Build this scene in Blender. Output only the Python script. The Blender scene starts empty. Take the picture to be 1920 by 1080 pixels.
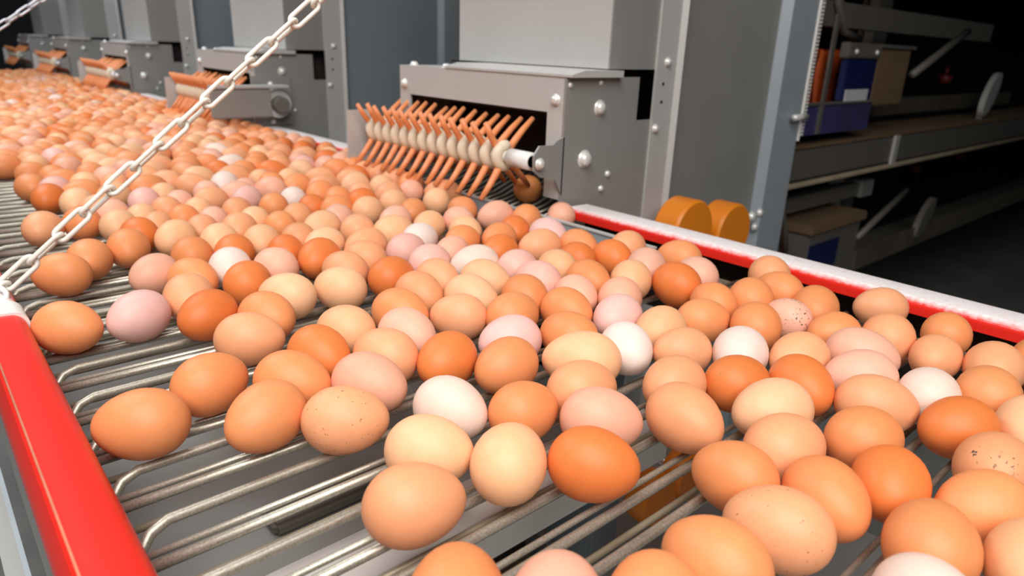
import bpy, bmesh, math, random
from mathutils import Vector, Matrix
random.seed(4)
S = bpy.context.scene
COL = S.collection

# ------------------------------------------------------------------ camera
cam = bpy.data.cameras.new('camera')
cam.sensor_width = 36.0
cam.lens = 23.906
cam.clip_start = 0.01
cam.dof.use_dof = True
cam.dof.focus_distance = 0.47
cam.dof.aperture_fstop = 9.0
co = bpy.data.objects.new('camera', cam)
RX = (0.7509715, -0.6595149, 0.03289242)
DN = (-0.19766946, -0.2720499, -0.94176199)
FW = (0.63005444, 0.70073458, -0.33466767)
co.matrix_world = Matrix(((RX[0], -DN[0], -FW[0], 0.0), (RX[1], -DN[1], -FW[1], 0.0), (RX[2], -DN[2], -FW[2], 0.24), (0, 0, 0, 1)))
COL.objects.link(co)
S.camera = co
# ------------------------------------------------------------------ world, lamps, exposure
w = bpy.data.worlds.new('hall_air'); S.world = w; w.use_nodes = True
w.node_tree.nodes['Background'].inputs[0].default_value = (0.9, 0.95, 1.0, 1)
w.node_tree.nodes['Background'].inputs[1].default_value = 0.25
S.view_settings.view_transform = 'Standard'
S.view_settings.look = 'None'
S.view_settings.gamma = 1.0
S.view_settings.use_curve_mapping = False
S.view_settings.exposure = 0.14

def area(name, loc, rot, sx, sy, power, color):
    l = bpy.data.lights.new(name, 'AREA'); l.shape = 'RECTANGLE'; l.size = sx; l.size_y = sy
    l.energy = power; l.color = color
    o = bpy.data.objects.new(name, l); o.location = loc; o.rotation_euler = rot; COL.objects.link(o)
    return o
area('ceiling_lamp_near', (-0.35, -0.45, 1.35), (math.radians(20), math.radians(-12), 0), 1.2, 1.9, 48, (1.0, 0.985, 0.965))
area('ceiling_lamp_far', (-0.25, 2.7, 1.75), (math.radians(14), math.radians(-14), 0), 1.1, 2.8, 46, (0.9, 0.96, 1.0))

# ------------------------------------------------------------------ materials
def mat(name, base, rough=0.5, metal=0.0, noise=0.0, nscale=20.0, tint=None, bump=0.0, bscale=200.0, spec=0.5, stretch=None):
    m = bpy.data.materials.new(name); m.use_nodes = True
    nt = m.node_tree; b = nt.nodes['Principled BSDF']
    b.inputs['Base Color'].default_value = (*base, 1)
    b.inputs['Roughness'].default_value = rough
    b.inputs['Metallic'].default_value = metal
    b.inputs['Specular IOR Level'].default_value = spec
    tc = nt.nodes.new('ShaderNodeTexCoord')
    src = tc.outputs['Object']
    if stretch:
        mp = nt.nodes.new('ShaderNodeMapping'); mp.inputs['Scale'].default_value = stretch
        nt.links.new(src, mp.inputs['Vector']); src = mp.outputs['Vector']
    if noise > 0:
        n = nt.nodes.new('ShaderNodeTexNoise'); n.inputs['Scale'].default_value = nscale; n.inputs['Detail'].default_value = 6
        nt.links.new(src, n.inputs['Vector'])
        r = nt.nodes.new('ShaderNodeValToRGB')
        t = tint or tuple(c * 0.5 for c in base)
        r.color_ramp.elements[0].position = 0.35; r.color_ramp.elements[1].position = 0.65
        r.color_ramp.elements[0].color = (*[base[i] * (1 - noise) + t[i] * noise for i in range(3)], 1)
        r.color_ramp.elements[1].color = (*base, 1)
        nt.links.new(n.outputs['Fac'], r.inputs['Fac'])
        nt.links.new(r.outputs['Color'], b.inputs['Base Color'])
    if bump > 0:
        n2 = nt.nodes.new('ShaderNodeTexNoise'); n2.inputs['Scale'].default_value = bscale; n2.inputs['Detail'].default_value = 3
        nt.links.new(src, n2.inputs['Vector'])
        bp = nt.nodes.new('ShaderNodeBump'); bp.inputs['Strength'].default_value = bump; bp.inputs['Distance'].default_value = 0.001
        nt.links.new(n2.outputs['Fac'], bp.inputs['Height']); nt.links.new(bp.outputs['Normal'], b.inputs['Normal'])
    return m

def egg_mat(name, kind='', vertex=False):
    m = bpy.data.materials.new(name); m.use_nodes = True
    nt = m.node_tree; b = nt.nodes['Principled BSDF']; L = nt.links.new
    if vertex:
        a = nt.nodes.new('ShaderNodeAttribute'); a.attribute_name = 'shell'; csrc = a.outputs['Color']
    else:
        a = nt.nodes.new('ShaderNodeObjectInfo'); csrc = a.outputs['Color']
    tc = nt.nodes.new('ShaderNodeTexCoord')
    n = nt.nodes.new('ShaderNodeTexNoise'); n.inputs['Scale'].default_value = 3.2 if not vertex else 40; n.inputs['Detail'].default_value = 5
    L(tc.outputs['Object'], n.inputs['Vector'])
    hs = nt.nodes.new('ShaderNodeHueSaturation')
    mr = nt.nodes.new('ShaderNodeMapRange'); mr.inputs['From Min'].default_value = 0.3; mr.inputs['From Max'].default_value = 0.7
    mr.inputs['To Min'].default_value = 0.965; mr.inputs['To Max'].default_value = 1.03
    L(n.outputs['Fac'], mr.inputs['Value']); L(mr.outputs['Result'], hs.inputs['Value']); L(csrc, hs.inputs['Color'])
    out = hs.outputs['Color']
    if kind:
        v = nt.nodes.new('ShaderNodeTexNoise'); v.inputs['Scale'].default_value = 8.0 if kind == 'dirt' else 11.0
        v.inputs['Detail'].default_value = 4 if kind == 'dirt' else 1
        L(tc.outputs['Object'], v.inputs['Vector'])
        r = nt.nodes.new('ShaderNodeValToRGB')
        lo, hi = (0.60, 0.66) if kind == 'dirt' else (0.71, 0.75)
        r.color_ramp.elements[0].position = lo; r.color_ramp.elements[1].position = hi
        r.color_ramp.elements[0].color = (0, 0, 0, 1); r.color_ramp.elements[1].color = (1, 1, 1, 1)
        L(v.outputs['Fac'], r.inputs['Fac'])
        fac = r.outputs['Color']
        if kind == 'dirt':   # droppings sit in one patch of the shell
            v2 = nt.nodes.new('ShaderNodeTexNoise'); v2.inputs['Scale'].default_value = 1.1; v2.inputs['Detail'].default_value = 0
            L(tc.outputs['Object'], v2.inputs['Vector'])
            r2 = nt.nodes.new('ShaderNodeValToRGB'); r2.color_ramp.elements[0].position = 0.45; r2.color_ramp.elements[1].position = 0.55
            L(v2.outputs['Fac'], r2.inputs['Fac'])
            mm = nt.nodes.new('ShaderNodeMath'); mm.operation = 'MULTIPLY'
            L(r.outputs['Color'], mm.inputs[0]); L(r2.outputs['Color'], mm.inputs[1]); fac = mm.outputs[0]
        mx = nt.nodes.new('ShaderNodeMix'); mx.data_type = 'RGBA'
        L(fac, mx.inputs[0]); L(out, mx.inputs[6]); mx.inputs[7].default_value = (0.09, 0.06, 0.045, 1) if kind == 'dirt' else (0.35, 0.16, 0.08, 1)
        out = mx.outputs[2]
    L(out, b.inputs['Base Color'])
    b.inputs['Roughness'].default_value = 0.48
    b.inputs['Specular IOR Level'].default_value = 0.4
    b.inputs['Subsurface Weight'].default_value = 0.06
    b.inputs['Subsurface Radius'].default_value = (0.006, 0.003, 0.0015)
    b.inputs['Subsurface Scale'].default_value = 1.0 if vertex else 1.0
    f = nt.nodes.new('ShaderNodeTexNoise'); f.inputs['Scale'].default_value = 60 if not vertex else 900; f.inputs['Detail'].default_value = 2
    L(tc.outputs['Object'], f.inputs['Vector'])
    bp = nt.nodes.new('ShaderNodeBump'); bp.inputs['Strength'].default_value = 0.06; bp.inputs['Distance'].default_value = 0.0006
    L(f.outputs['Fac'], bp.inputs['Height']); L(bp.outputs['Normal'], b.inputs['Normal'])
    return m

def dusty_rail(name, dust, lo, hi):
    """red plastic with a coat of feed dust lying on what faces up"""
    m = bpy.data.materials.new(name); m.use_nodes = True
    nt = m.node_tree; b = nt.nodes['Principled BSDF']; L = nt.links.new
    g = nt.nodes.new('ShaderNodeNewGeometry'); sp = nt.nodes.new('ShaderNodeSeparateXYZ'); L(g.outputs['True Normal'], sp.inputs[0])
    tc = nt.nodes.new('ShaderNodeTexCoord'); n = nt.nodes.new('ShaderNodeTexNoise'); n.inputs['Scale'].default_value = 190; n.inputs['Detail'].default_value = 5
    L(tc.outputs['Object'], n.inputs['Vector'])
    ad = nt.nodes.new('ShaderNodeMath'); ad.operation = 'MULTIPLY_ADD'; ad.inputs[1].default_value = 0.55; L(n.outputs['Fac'], ad.inputs[0]); L(sp.outputs['Z'], ad.inputs[2])
    r = nt.nodes.new('ShaderNodeValToRGB'); r.color_ramp.elements[0].position = 0; r.color_ramp.elements[1].position = 1
    mr = nt.nodes.new('ShaderNodeMapRange'); mr.inputs['From Min'].default_value = lo; mr.inputs['From Max'].default_value = hi
    mr.inputs['To Max'].default_value = dust
    L(ad.outputs[0], mr.inputs['Value'])
    mx = nt.nodes.new('ShaderNodeMix'); mx.data_type = 'RGBA'; L(mr.outputs['Result'], mx.inputs[0])
    mx.inputs[6].default_value = (0.78, 0.022, 0.012, 1); mx.inputs[7].default_value = (0.88, 0.84, 0.82, 1)
    L(mx.outputs[2], b.inputs['Base Color']); b.inputs['Roughness'].default_value = 0.38
    return m

M = dict(
    steel=mat('galvanised_steel', (0.33, 0.32, 0.30), 0.5, 0.25, 0.25, 14, (0.30, 0.29, 0.28), 0.05, 300),
    steel_light=mat('pale_sheet_steel', (0.58, 0.565, 0.54), 0.45, 0.2, 0.2, 12, (0.5, 0.48, 0.46), 0.04, 300),
    steel_dark=mat('dull_sheet_steel', (0.31, 0.305, 0.285), 0.55, 0.2, 0.3, 9, (0.2, 0.195, 0.185), 0.04, 250),
    steel_blue=mat('zinc_blue_steel', (0.36, 0.40, 0.43), 0.5, 0.25, 0.25, 14, (0.27, 0.30, 0.33), 0.04, 300),
    bolt=mat('zinc_bolt', (0.85, 0.83, 0.78), 0.3, 0.3, 0.2, 60),
    rod=mat('worn_belt_rod', (0.54, 0.495, 0.41), 0.34, 0.65, 0.5, 900, (0.22, 0.18, 0.12), 0.12, 2500),
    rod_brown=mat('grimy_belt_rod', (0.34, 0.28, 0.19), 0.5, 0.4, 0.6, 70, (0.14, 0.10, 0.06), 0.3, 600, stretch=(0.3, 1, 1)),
    rail=mat('red_plastic_rail', (0.80, 0.020, 0.010), 0.36, 0, 0.15, 30, (0.7, 0.012, 0.008), 0.05, 200),
    crest_highlight=mat('painted_crest_highlight', (0.9, 0.30, 0.18), 0.4, 0, 0.3, 80),
    bright_sheet=mat('bright_sheet_steel', (0.72, 0.71, 0.69), 0.3, 0.4, 0.2, 30, (0.5, 0.48, 0.45)),
    rail_dusty=dusty_rail('dusty_red_plastic_rail', 0.97, 0.70, 1.27),
    white=mat('white_plastic', (0.82, 0.80, 0.76), 0.4),
    chain=mat('white_chain_plastic', (0.86, 0.83, 0.74), 0.4, 0, 0.25, 150, (0.6, 0.56, 0.47)),
    chain_far=mat('zinc_chain', (0.6, 0.6, 0.64), 0.35, 0.5),
    finger=mat('terracotta_rubber', (0.85, 0.26, 0.075), 0.45, 0, 0.5, 90, (0.80, 0.36, 0.2), 0.1, 500),
    hub=mat('cream_hub', (0.88, 0.74, 0.55), 0.45, 0, 0.2, 60),
    orange=mat('orange_plastic', (0.83, 0.24, 0.012), 0.42, 0, 0.2, 25, (0.7, 0.22, 0.03)),
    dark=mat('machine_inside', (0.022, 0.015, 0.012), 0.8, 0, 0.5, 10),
    black=mat('aisle_shade_black', (0.012, 0.011, 0.010), 0.9, 0, 0.4, 6),
    floor=mat('stained_concrete', (0.22, 0.215, 0.20), 0.8, 0, 0.5, 5, (0.12, 0.12, 0.115), 0.2, 60),
    wallm=mat('dim_hall_wall', (0.05, 0.055, 0.06), 0.8, 0, 0.4, 3),
    ceil=mat('hall_ceiling', (0.13, 0.135, 0.14), 0.8, 0, 0.3, 2),
    cage=mat('dusty_cage_steel', (0.16, 0.14, 0.115), 0.6, 0.3, 0.5, 9, (0.08, 0.065, 0.05)),
    cage_pale=mat('worn_cage_steel', (0.19, 0.175, 0.155), 0.55, 0.3, 0.4, 9, (0.16, 0.14, 0.12)),
    blue=mat('navy_plastic', (0.008, 0.014, 0.085), 0.45, 0, 0.3, 12, (0.006, 0.01, 0.06)),
    tray=mat('violet_blue_tray', (0.06, 0.06, 0.20), 0.5, 0, 0.5, 12, (0.05, 0.03, 0.06)),
    card=mat('brown_cardboard', (0.20, 0.12, 0.06), 0.8, 0, 0.4, 14, (0.12, 0.08, 0.05)),
    paper=mat('label_paper', (0.75, 0.72, 0.75), 0.7, 0, 0.3, 40),
    redorange=mat('red_orange_sack', (0.80, 0.12, 0.01), 0.6, 0, 0.6, 10, (0.35, 0.03, 0.005)),
    lip_tan=mat('tan_dusty_lip', (0.30, 0.24, 0.16), 0.6, 0.1, 0.4, 12),
    darkred=mat('dark_red_plastic', (0.16, 0.008, 0.010), 0.5, 0, 0.3, 20),
    bluegrey=mat('blue_tinted_steel', (0.28, 0.325, 0.36), 0.5, 0.2, 0.25, 10, (0.22, 0.26, 0.29), 0.04, 250),
    egg=egg_mat('egg_shell'), egg_dirt=egg_mat('soiled_egg_shell', 'dirt'), egg_speck=egg_mat('speckled_egg_shell', 'speck'),
    egg_far=egg_mat('egg_shell_crowd', '', True),
)

# ------------------------------------------------------------------ mesh helpers
def link(name, bm, m, parent=None, loc=(0, 0, 0), smooth=False):
    me = bpy.data.meshes.new(name); bmesh.ops.recalc_face_normals(bm, faces=bm.faces[:])
    bm.to_mesh(me); bm.free()
    if smooth:
        me.polygons.foreach_set('use_smooth', [True] * len(me.polygons))
    me.materials.append(m)
    return inst(name, me, parent, loc)
def inst(name, me, parent=None, loc=(0, 0, 0), rot=(0, 0, 0), scale=(1, 1, 1)):
    o = bpy.data.objects.new(name, me); COL.objects.link(o)
    o.location = loc; o.rotation_euler = rot; o.scale = scale; o.parent = parent
    return o
def tag(o, label, cat, group=None):
    o['label'] = label; o['category'] = cat
    if group: o['group'] = group
    return o
def thing(name, label, cat, loc=(0, 0, 0), group=None):
    o = bpy.data.objects.new(name, None); COL.objects.link(o); o.location = loc; o.empty_display_size = 0.05
    return tag(o, label, cat, group)
def struct(o):
    o['kind'] = 'structure'; return o
def B(): return bmesh.new()
def box(bm, x0, x1, y0, y1, z0, z1, bev=0.0):
    r = bmesh.ops.create_cube(bm, size=1.0)
    vs = r['verts']
    for v in vs:
        v.co.x = x0 + (v.co.x + .5) * (x1 - x0); v.co.y = y0 + (v.co.y + .5) * (y1 - y0); v.co.z = z0 + (v.co.z + .5) * (z1 - z0)
    if bev > 0:
        es = list({e for v in vs for e in v.link_edges})
        bmesh.ops.bevel(bm, geom=es, offset=bev, segments=2, affect='EDGES')
    return bm
def cyl(bm, a, b, r0, r1=None, seg=12, cap=True):
    a = Vector(a); b = Vector(b); r1 = r0 if r1 is None else r1
    d = (b - a).normalized(); q = d.to_track_quat('Z', 'Y')
    rings = []
    for p, r in ((a, r0), (b, r1)):
        rings.append([bm.verts.new(p + q @ Vector((r * math.cos(2 * math.pi * k / seg), r * math.sin(2 * math.pi * k / seg), 0))) for k in range(seg)])
    for k in range(seg):
        bm.faces.new((rings[0][k], rings[0][(k + 1) % seg], rings[1][(k + 1) % seg], rings[1][k]))
    if cap:
        bm.faces.new(rings[0][::-1]); bm.faces.new(rings[1])
    return bm
def tube(bm, pts, r, seg=8, closed=False, radii=None):
    pts = [Vector(p) for p in pts]; n = len(pts); rings = []
    up = None
    for i, p in enumerate(pts):
        a = pts[i - 1] if (i > 0 or closed) else p
        c = pts[(i + 1) % n] if (i < n - 1 or closed) else p
        d = (c - a).normalized()
        if up is None:
            up = d.orthogonal().normalized()
        up = (up - d * up.dot(d)).normalized(); s = d.cross(up)
        rr = radii[i] if radii else r
        rings.append([bm.verts.new(p + up * (rr * math.cos(2 * math.pi * k / seg)) + s * (rr * math.sin(2 * math.pi * k / seg))) for k in range(seg)])
    m = n if closed else n - 1
    for i in range(m):
        A, C = rings[i], rings[(i + 1) % n]
        for k in range(seg):
            bm.faces.new((A[k], A[(k + 1) % seg], C[(k + 1) % seg], C[k]))
    if not closed:
        bm.faces.new(rings[0][::-1]); bm.faces.new(rings[-1])
    return bm
def extrude(bm, prof, axis, a, b):
    """closed outline swept along an axis; prof holds the two other coordinates in x,y,z order"""
    def P(u, v, t):
        return {'x': (t, u, v), 'y': (u, t, v), 'z': (u, v, t)}[axis]
    A = [bm.verts.new(P(u, v, a)) for u, v in prof]; C = [bm.verts.new(P(u, v, b)) for u, v in prof]
    n = len(prof)
    for k in range(n):
        bm.faces.new((A[k], A[(k + 1) % n], C[(k + 1) % n], C[k]))
    bm.faces.new(A[::-1]); bm.faces.new(C)
    return bm
def arc(cx, cy, r, a0, a1, n):
    return [(cx + r * math.cos(math.radians(a0 + (a1 - a0) * k / n)), cy + r * math.sin(math.radians(a0 + (a1 - a0) * k / n))) for k in range(n + 1)]
def autosmooth(o, ang=35):
    me = o.data
    bm = bmesh.new(); bm.from_mesh(me)
    for f in bm.faces: f.smooth = True
    for e in bm.edges:
        e.smooth = not (len(e.link_faces) == 2 and e.calc_face_angle(0) > math.radians(ang))
    bm.to_mesh(me); bm.free()
    return o
_bolt = None
def bolt_mesh():
    """dome-headed bolt on a washer, head pointing along -Y"""
    global _bolt
    if _bolt is None:
        bm = B(); cyl(bm, (0, 0, 0), (0, -0.15, 0), 1.0, 1.0, 14)
        pts = [(0.78, -0.15), (0.74, -0.45), (0.5, -0.7), (0.0, -0.8)]
        prev = None
        for r, y in pts:
            ring = [bm.verts.new((r * math.cos(2 * math.pi * k / 10), y, r * math.sin(2 * math.pi * k / 10))) for k in range(10)] if r > 0 else [bm.verts.new((0, y, 0))]
            if prev:
                for k in range(10):
                    if len(ring) == 1: bm.faces.new((prev[k], prev[(k + 1) % 10], ring[0]))
                    else: bm.faces.new((prev[k], prev[(k + 1) % 10], ring[(k + 1) % 10], ring[k]))
            prev = ring
        bmesh.ops.recalc_face_normals(bm, faces=bm.faces[:])
        me = bpy.data.meshes.new('bolt'); bm.to_mesh(me); bm.free(); me.materials.append(M['bolt'])
        me.polygons.foreach_set('use_smooth', [True] * len(me.polygons))
        _bolt = me
    return _bolt
def bolt(parent, loc, r, face='-y'):
    rot = {'-y': (0, 0, 0), '-x': (0, 0, -math.pi / 2), '+z': (-math.pi / 2, 0, 0)}[face]
    return inst('bolt', bolt_mesh(), parent, loc, rot, (r, r, r))

# ------------------------------------------------------------------ hall shell
struct(link('floor', box(B(), -3.5, 9, -3, 9, -0.86, -0.80), M['floor']))
struct(link('ceiling', box(B(), -3.5, 9, -3, 9, 2.9, 2.96), M['ceil']))
struct(link('wall_back', box(B(), -3.5, 9, 8.9, 9.0, -0.8, 2.9), M['wallm']))
struct(link('wall_right', box(B(), 8.9, 9.0, -3, 8.9, -0.8, 2.9), M['wallm']))
struct(link('wall_left', box(B(), -3.5, -3.4, -3, 8.9, -0.8, 2.9), M['ceil']))
struct(link('wall_front', box(B(), -3.4, 8.9, -3, -2.9, -0.8, 2.9), M['ceil']))

# ------------------------------------------------------------------ rod belt
belt = thing('conveyor_belt', 'wide egg conveyor belt of steel cross rods between red rails', 'conveyor', (0.35, 0.3, -0.003))
def local(parent, loc): return tuple(loc[i] - parent.location[i] for i in range(3))
X0, X1 = 0.048, 0.676
bm = tube(B(), [(X0 - 0.004, -0.012, -0.016), (X0 + 0.001, -0.009, -0.008), (X0 + 0.008, -0.004, -0.002), (X0 + 0.018, 0, 0), (0.2, 0, 0), (0.45, 0, 0), (X1 - 0.018, 0, 0), (X1 - 0.008, -0.004, -0.002), (X1, -0.009, -0.008), (X1 + 0.004, -0.012, -0.016)], 0.0031, 10)
for f in bm.faces: f.smooth = True
hook_rod = bpy.data.meshes.new('hook_rod'); bm.to_mesh(hook_rod); bm.free(); hook_rod.materials.append(M['rod'])
def rodmesh(name, r, m, x0, x1):
    bm = tube(B(), [(x0, 0, 0), (0.2, 0, 0), (0.45, 0, 0), (x1, 0, 0)], r, 10)
    for f in bm.faces: f.smooth = len(f.verts) == 4
    me = bpy.data.meshes.new(name); bm.to_mesh(me); bm.free(); me.materials.append(m); return me
thick_rod = rodmesh('thick_rod', 0.003, M['rod'], X0 - 0.006, X1 + 0.006)
thin_rod = rodmesh('thin_rod', 0.0019, M['rod'], X0 - 0.006, X1 + 0.006)
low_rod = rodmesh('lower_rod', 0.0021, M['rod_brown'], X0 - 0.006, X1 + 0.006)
PITCH = 0.0285
for k in range(-58, 14):
    y = 0.398 - PITCH * k
    if k % 2 == 0:
        inst('hook_rod', hook_rod, belt, local(belt, (0, y, -0.0032)))
    else:
        inst('thick_rod', thick_rod, belt, local(belt, (0, y - 0.004, -0.0035)))
        inst('thin_rod', thin_rod, belt, local(belt, (0, y + 0.0045, -0.003)))
        inst('lower_rod', low_rod, belt, local(belt, (0, y - 0.0145, -0.0125)))
# chain strands that carry the rods at both edges
for nm, x in (('edge_strip', X0 - 0.008), ('edge_strip', X1 + 0.008)):
    link(nm, box(B(), x - 0.003, x + 0.003, -0.02, 2.2, -0.024, -0.008), M['rod_brown'], belt, local(belt, (0, 0, 0)))

# ------------------------------------------------------------------ rails
LP = [(0.0128, -0.004), (0.0120, 0.018), (0.0128, 0.027), (0.0165, 0.0350), (0.0185, 0.0362), (0.022, 0.0357)] + arc(0.034, 0.0245, 0.0105, 80, 0, 8) + [(0.0445, -0.004)]
r = thing('guide_rail', 'bare bright red plastic rail at the lower left corner', 'rail', (0.025, 0.2, 0))
a = link('cover', extrude(B(), LP, 'y', -0.35, 0.612), M['rail'], r, local(r, (0, 0, 0))); autosmooth(a, 25)
link('crest_highlight', tube(B(), [(0.0185, -0.35, 0.0360), (0.0185, 0.13, 0.0360), (0.0185, 0.608, 0.0360)], 0.0007, 6), M['crest_highlight'], r, local(r, (0, 0, 0)), True)  # edge highlight along the rail crest, painted as a pale raised line
LP2 = [(0.025 + (u - 0.025) * 1.1, v + 0.0018 if v > 0 else v) for u, v in LP]
a = link('end_sleeve', extrude(B(), LP2, 'y', 0.608, 0.64), M['white'], r, local(r, (0, 0, 0))); autosmooth(a, 25)
r = thing('guide_rail', 'dusty pinkish rail beyond the white sleeve under the chain end', 'rail', (0.025, 1.6, 0))
a = link('cover', extrude(B(), LP, 'y', 0.645, 2.4), M['rail_dusty'], r, local(r, (0, 0, 0))); autosmooth(a, 25)
RP = [(0.690, 0.0125)] + arc(0.6985, 0.0195, 0.0085, 180, 95, 7) + arc(0.7285, 0.0190, 0.0085, 85, 0, 6) + [(0.737, 0.0125)]
def right_rail(y0, y1, label):
    r = thing('guide_rail', label, 'rail', (0.713, (y0 + y1) / 2, 0.0125))
    a = link('cover', extrude(B(), RP, 'y', y0, y1), M['rail_dusty'], r, local(r, (0, 0, 0))); autosmooth(a, 25)
    link('bracket_strip', box(B(), 0.728, 0.733, y0, y1, -0.09, 0.016), M['dark'], r, local(r, (0, 0, 0)))  # support in near-black, the shadow of the gap under the rail painted in
    return r
right_rail(-0.5, 0.655, 'red rail white with dust on top running right from the grey machine')
right_rail(1.27, 1.735, 'short faded red rail between the two nearest machine columns')
right_rail(2.4, 2.9, 'far blurred red rail segment beyond the second machine column')

# ------------------------------------------------------------------ frame of the conveyor below the rods
side = thing('side_sheet', 'grey sheet metal side wall under the bare red rail', 'sheet metal', (0.0, 0.3, -0.15))
link('upper_sheet', box(B(), 0.0135, 0.0165, -0.3, 2.4, -0.075, -0.0035), M['steel'], side, local(side, (0, 0, 0)))
link('lower_sheet', box(B(), 0.004, 0.007, -0.3, 2.4, -0.3, -0.095), M['steel_blue'], side, local(side, (0, 0, 0)))
link('lip', box(B(), -0.006, 0.004, -0.3, 2.4, -0.099, -0.095), M['steel'], side, local(side, (0, 0, 0)))
pz = tag(link('conduit_pipe', cyl(B(), (-0.03, -0.3, -0.16), (-0.03, 2.2, -0.16), 0.009, seg=14), M['steel_blue'], smooth=True), 'bluish metal pipe alongside the frame at the lower left edge', 'pipe')
cb = tag(link('cross_beam', extrude(B(), [(0.258, -0.06), (0.258, -0.036), (0.263, -0.031), (0.280, -0.030), (0.284, -0.027), (0.288, -0.030), (0.300, -0.031), (0.304, -0.036), (0.304, -0.06)], 'x', 0.02, 0.40), M['bright_sheet']), 'shiny pale metal cross beam under the near rods', 'beam')
pan = thing('drip_pan', 'grey sheet pan lying below the rods by the red rail', 'pan', (0.2, 0.5, -0.09))
link('sheet', box(B(), 0.02, 0.40, 0.33, 1.9, -0.095, -0.09), M['steel'], pan, local(pan, (0, 0, 0)))
link('fold', box(B(), 0.02, 0.40, 0.327, 0.331, -0.12, -0.085), M['steel_light'], pan, local(pan, (0, 0, 0)))
pan2 = thing('drip_pan', 'pale grey tray below the front rods next to the cross beam', 'pan', (0.15, 0.2, -0.16))
link('sheet', box(B(), 0.02, 0.33, -0.2, 0.325, -0.165, -0.16), M['steel'], pan2, local(pan2, (0, 0, 0)))
leg = thing('support_leg', 'blue grey steel leg seen through the rods at bottom centre', 'leg', (0.44, 0.36, -0.8))
link('post', box(B(), 0.405, 0.445, 0.33, 0.39, -0.8, -0.12, 0.003), M['bluegrey'], leg, local(leg, (0, 0, 0)))
link('foot_plate', box(B(), 0.385, 0.465, 0.31, 0.41, -0.8, -0.79), M['steel'], leg, local(leg, (0, 0, 0)))
cr = thing('slatted_crate', 'dark brown slatted crate seen below the rods at bottom centre', 'crate', (0.36, 0.42, -0.42))
link('body', box(B(), 0.335, 0.385, 0.395, 0.50, -0.42, -0.14), M['dark'], cr, local(cr, (0, 0, 0)))
for k in range(9):
    link('slat', box(B(), 0.333, 0.388, 0.391, 0.395, -0.16 - 0.028 * k, -0.146 - 0.028 * k), M['card'], cr, local(cr, (0, 0, 0)))
link('stand', box(B(), 0.345, 0.375, 0.41, 0.48, -0.8, -0.42), M['dark'], cr, local(cr, (0, 0, 0)))
dk = tag(link('dark_bar', box(B(), 0.14, 0.27, 0.392, 0.418, -0.089, -0.078, 0.003), M['cage']), 'narrow dark bar on the pan under the rods at lower left', 'bar')
inn = tag(link('inner_tray', box(B(), 0.40, 0.668, -0.3, 2.3, -0.225, -0.22), M['steel']), 'dull grey tray below the right half of the rods', 'tray')

# ------------------------------------------------------------------ chain links
def link_mesh(name, ln, wd, r, m):
    pts = []
    h = ln / 2 - wd / 2
    for k in range(9):
        a = math.pi / 2 - math.pi * k / 8; pts.append((h + wd / 2 * math.cos(a), wd / 2 * math.sin(a), 0))
    for k in range(9):
        a = -math.pi / 2 - math.pi * k / 8; pts.append((-h + wd / 2 * math.cos(a), wd / 2 * math.sin(a), 0))
    bm = tube(B(), pts, r, 8, closed=True); bmesh.ops.recalc_face_normals(bm, faces=bm.faces[:])
    for f in bm.faces: f.smooth = True
    me = bpy.data.meshes.new(name); bm.to_mesh(me); bm.free(); me.materials.append(m); return me
def chain(label, A, E, n, extra, m, loc):
    A = Vector(A); E = Vector(E); d = (E - A); p = d.length / n; d.normalize()
    t = thing('hanging_chain', label, 'chain', loc)
    me = link_mesh('chain_link', p + 0.0058, 0.0112, 0.0021, m)
    for k in range(-1, n + extra):
        c = A + d * (p * (k + 0.5))
        q = d.to_track_quat('X', 'Z') @ Matrix.Rotation(math.radians(55 + 90 * (k % 2) + 8 * math.sin(k * 1.7)), 4, 'X').to_quaternion()
        o = inst('chain_link', me, t, local(t, c)); o.rotation_mode = 'QUATERNION'; o.rotation_quaternion = q
    return t
ch = chain('white chain rising across the eggs from the left red rail', (0.0401, 0.6713, 0.040), (0.3215, 0.6536, 0.2722), 13, 15, M['chain'], (0.035, 0.655, 0.036))
link('hook_ring', tube(B(), [(0.031 + 0.008 * math.cos(a), 0.66 + 0.006 * math.sin(a), 0.036 + 0.006 * math.sin(a)) for a in [2 * math.pi * k / 16 for k in range(16)]], 0.0022, 8, closed=True), M['white'], ch, local(ch, (0, 0, 0)), True)
chain('second blurred grey chain in the top left corner', (0.02, 1.9, 0.115), (0.287, 1.9, 0.302), 12, 16, M['chain_far'], (0.02, 1.9, 0.11))

hp = thing('hanger_pipe', 'overhead metal pipe that both chains hang from above the picture', 'pipe', (0.657, 2.2, 0.553))
link('tube', cyl(B(), (0.657, -0.2, 0.553), (0.657, 5.4, 0.553), 0.012, seg=12), M['steel'], hp, local(hp, (0, 0, 0)), True)
for yy in (0.85, 1.92, 3.1, 4.22):
    link('wall_bracket', box(B(), 0.655, 0.7735, yy, yy + 0.02, 0.561, 0.567), M['steel'], hp, local(hp, (0, 0, 0)))

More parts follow.
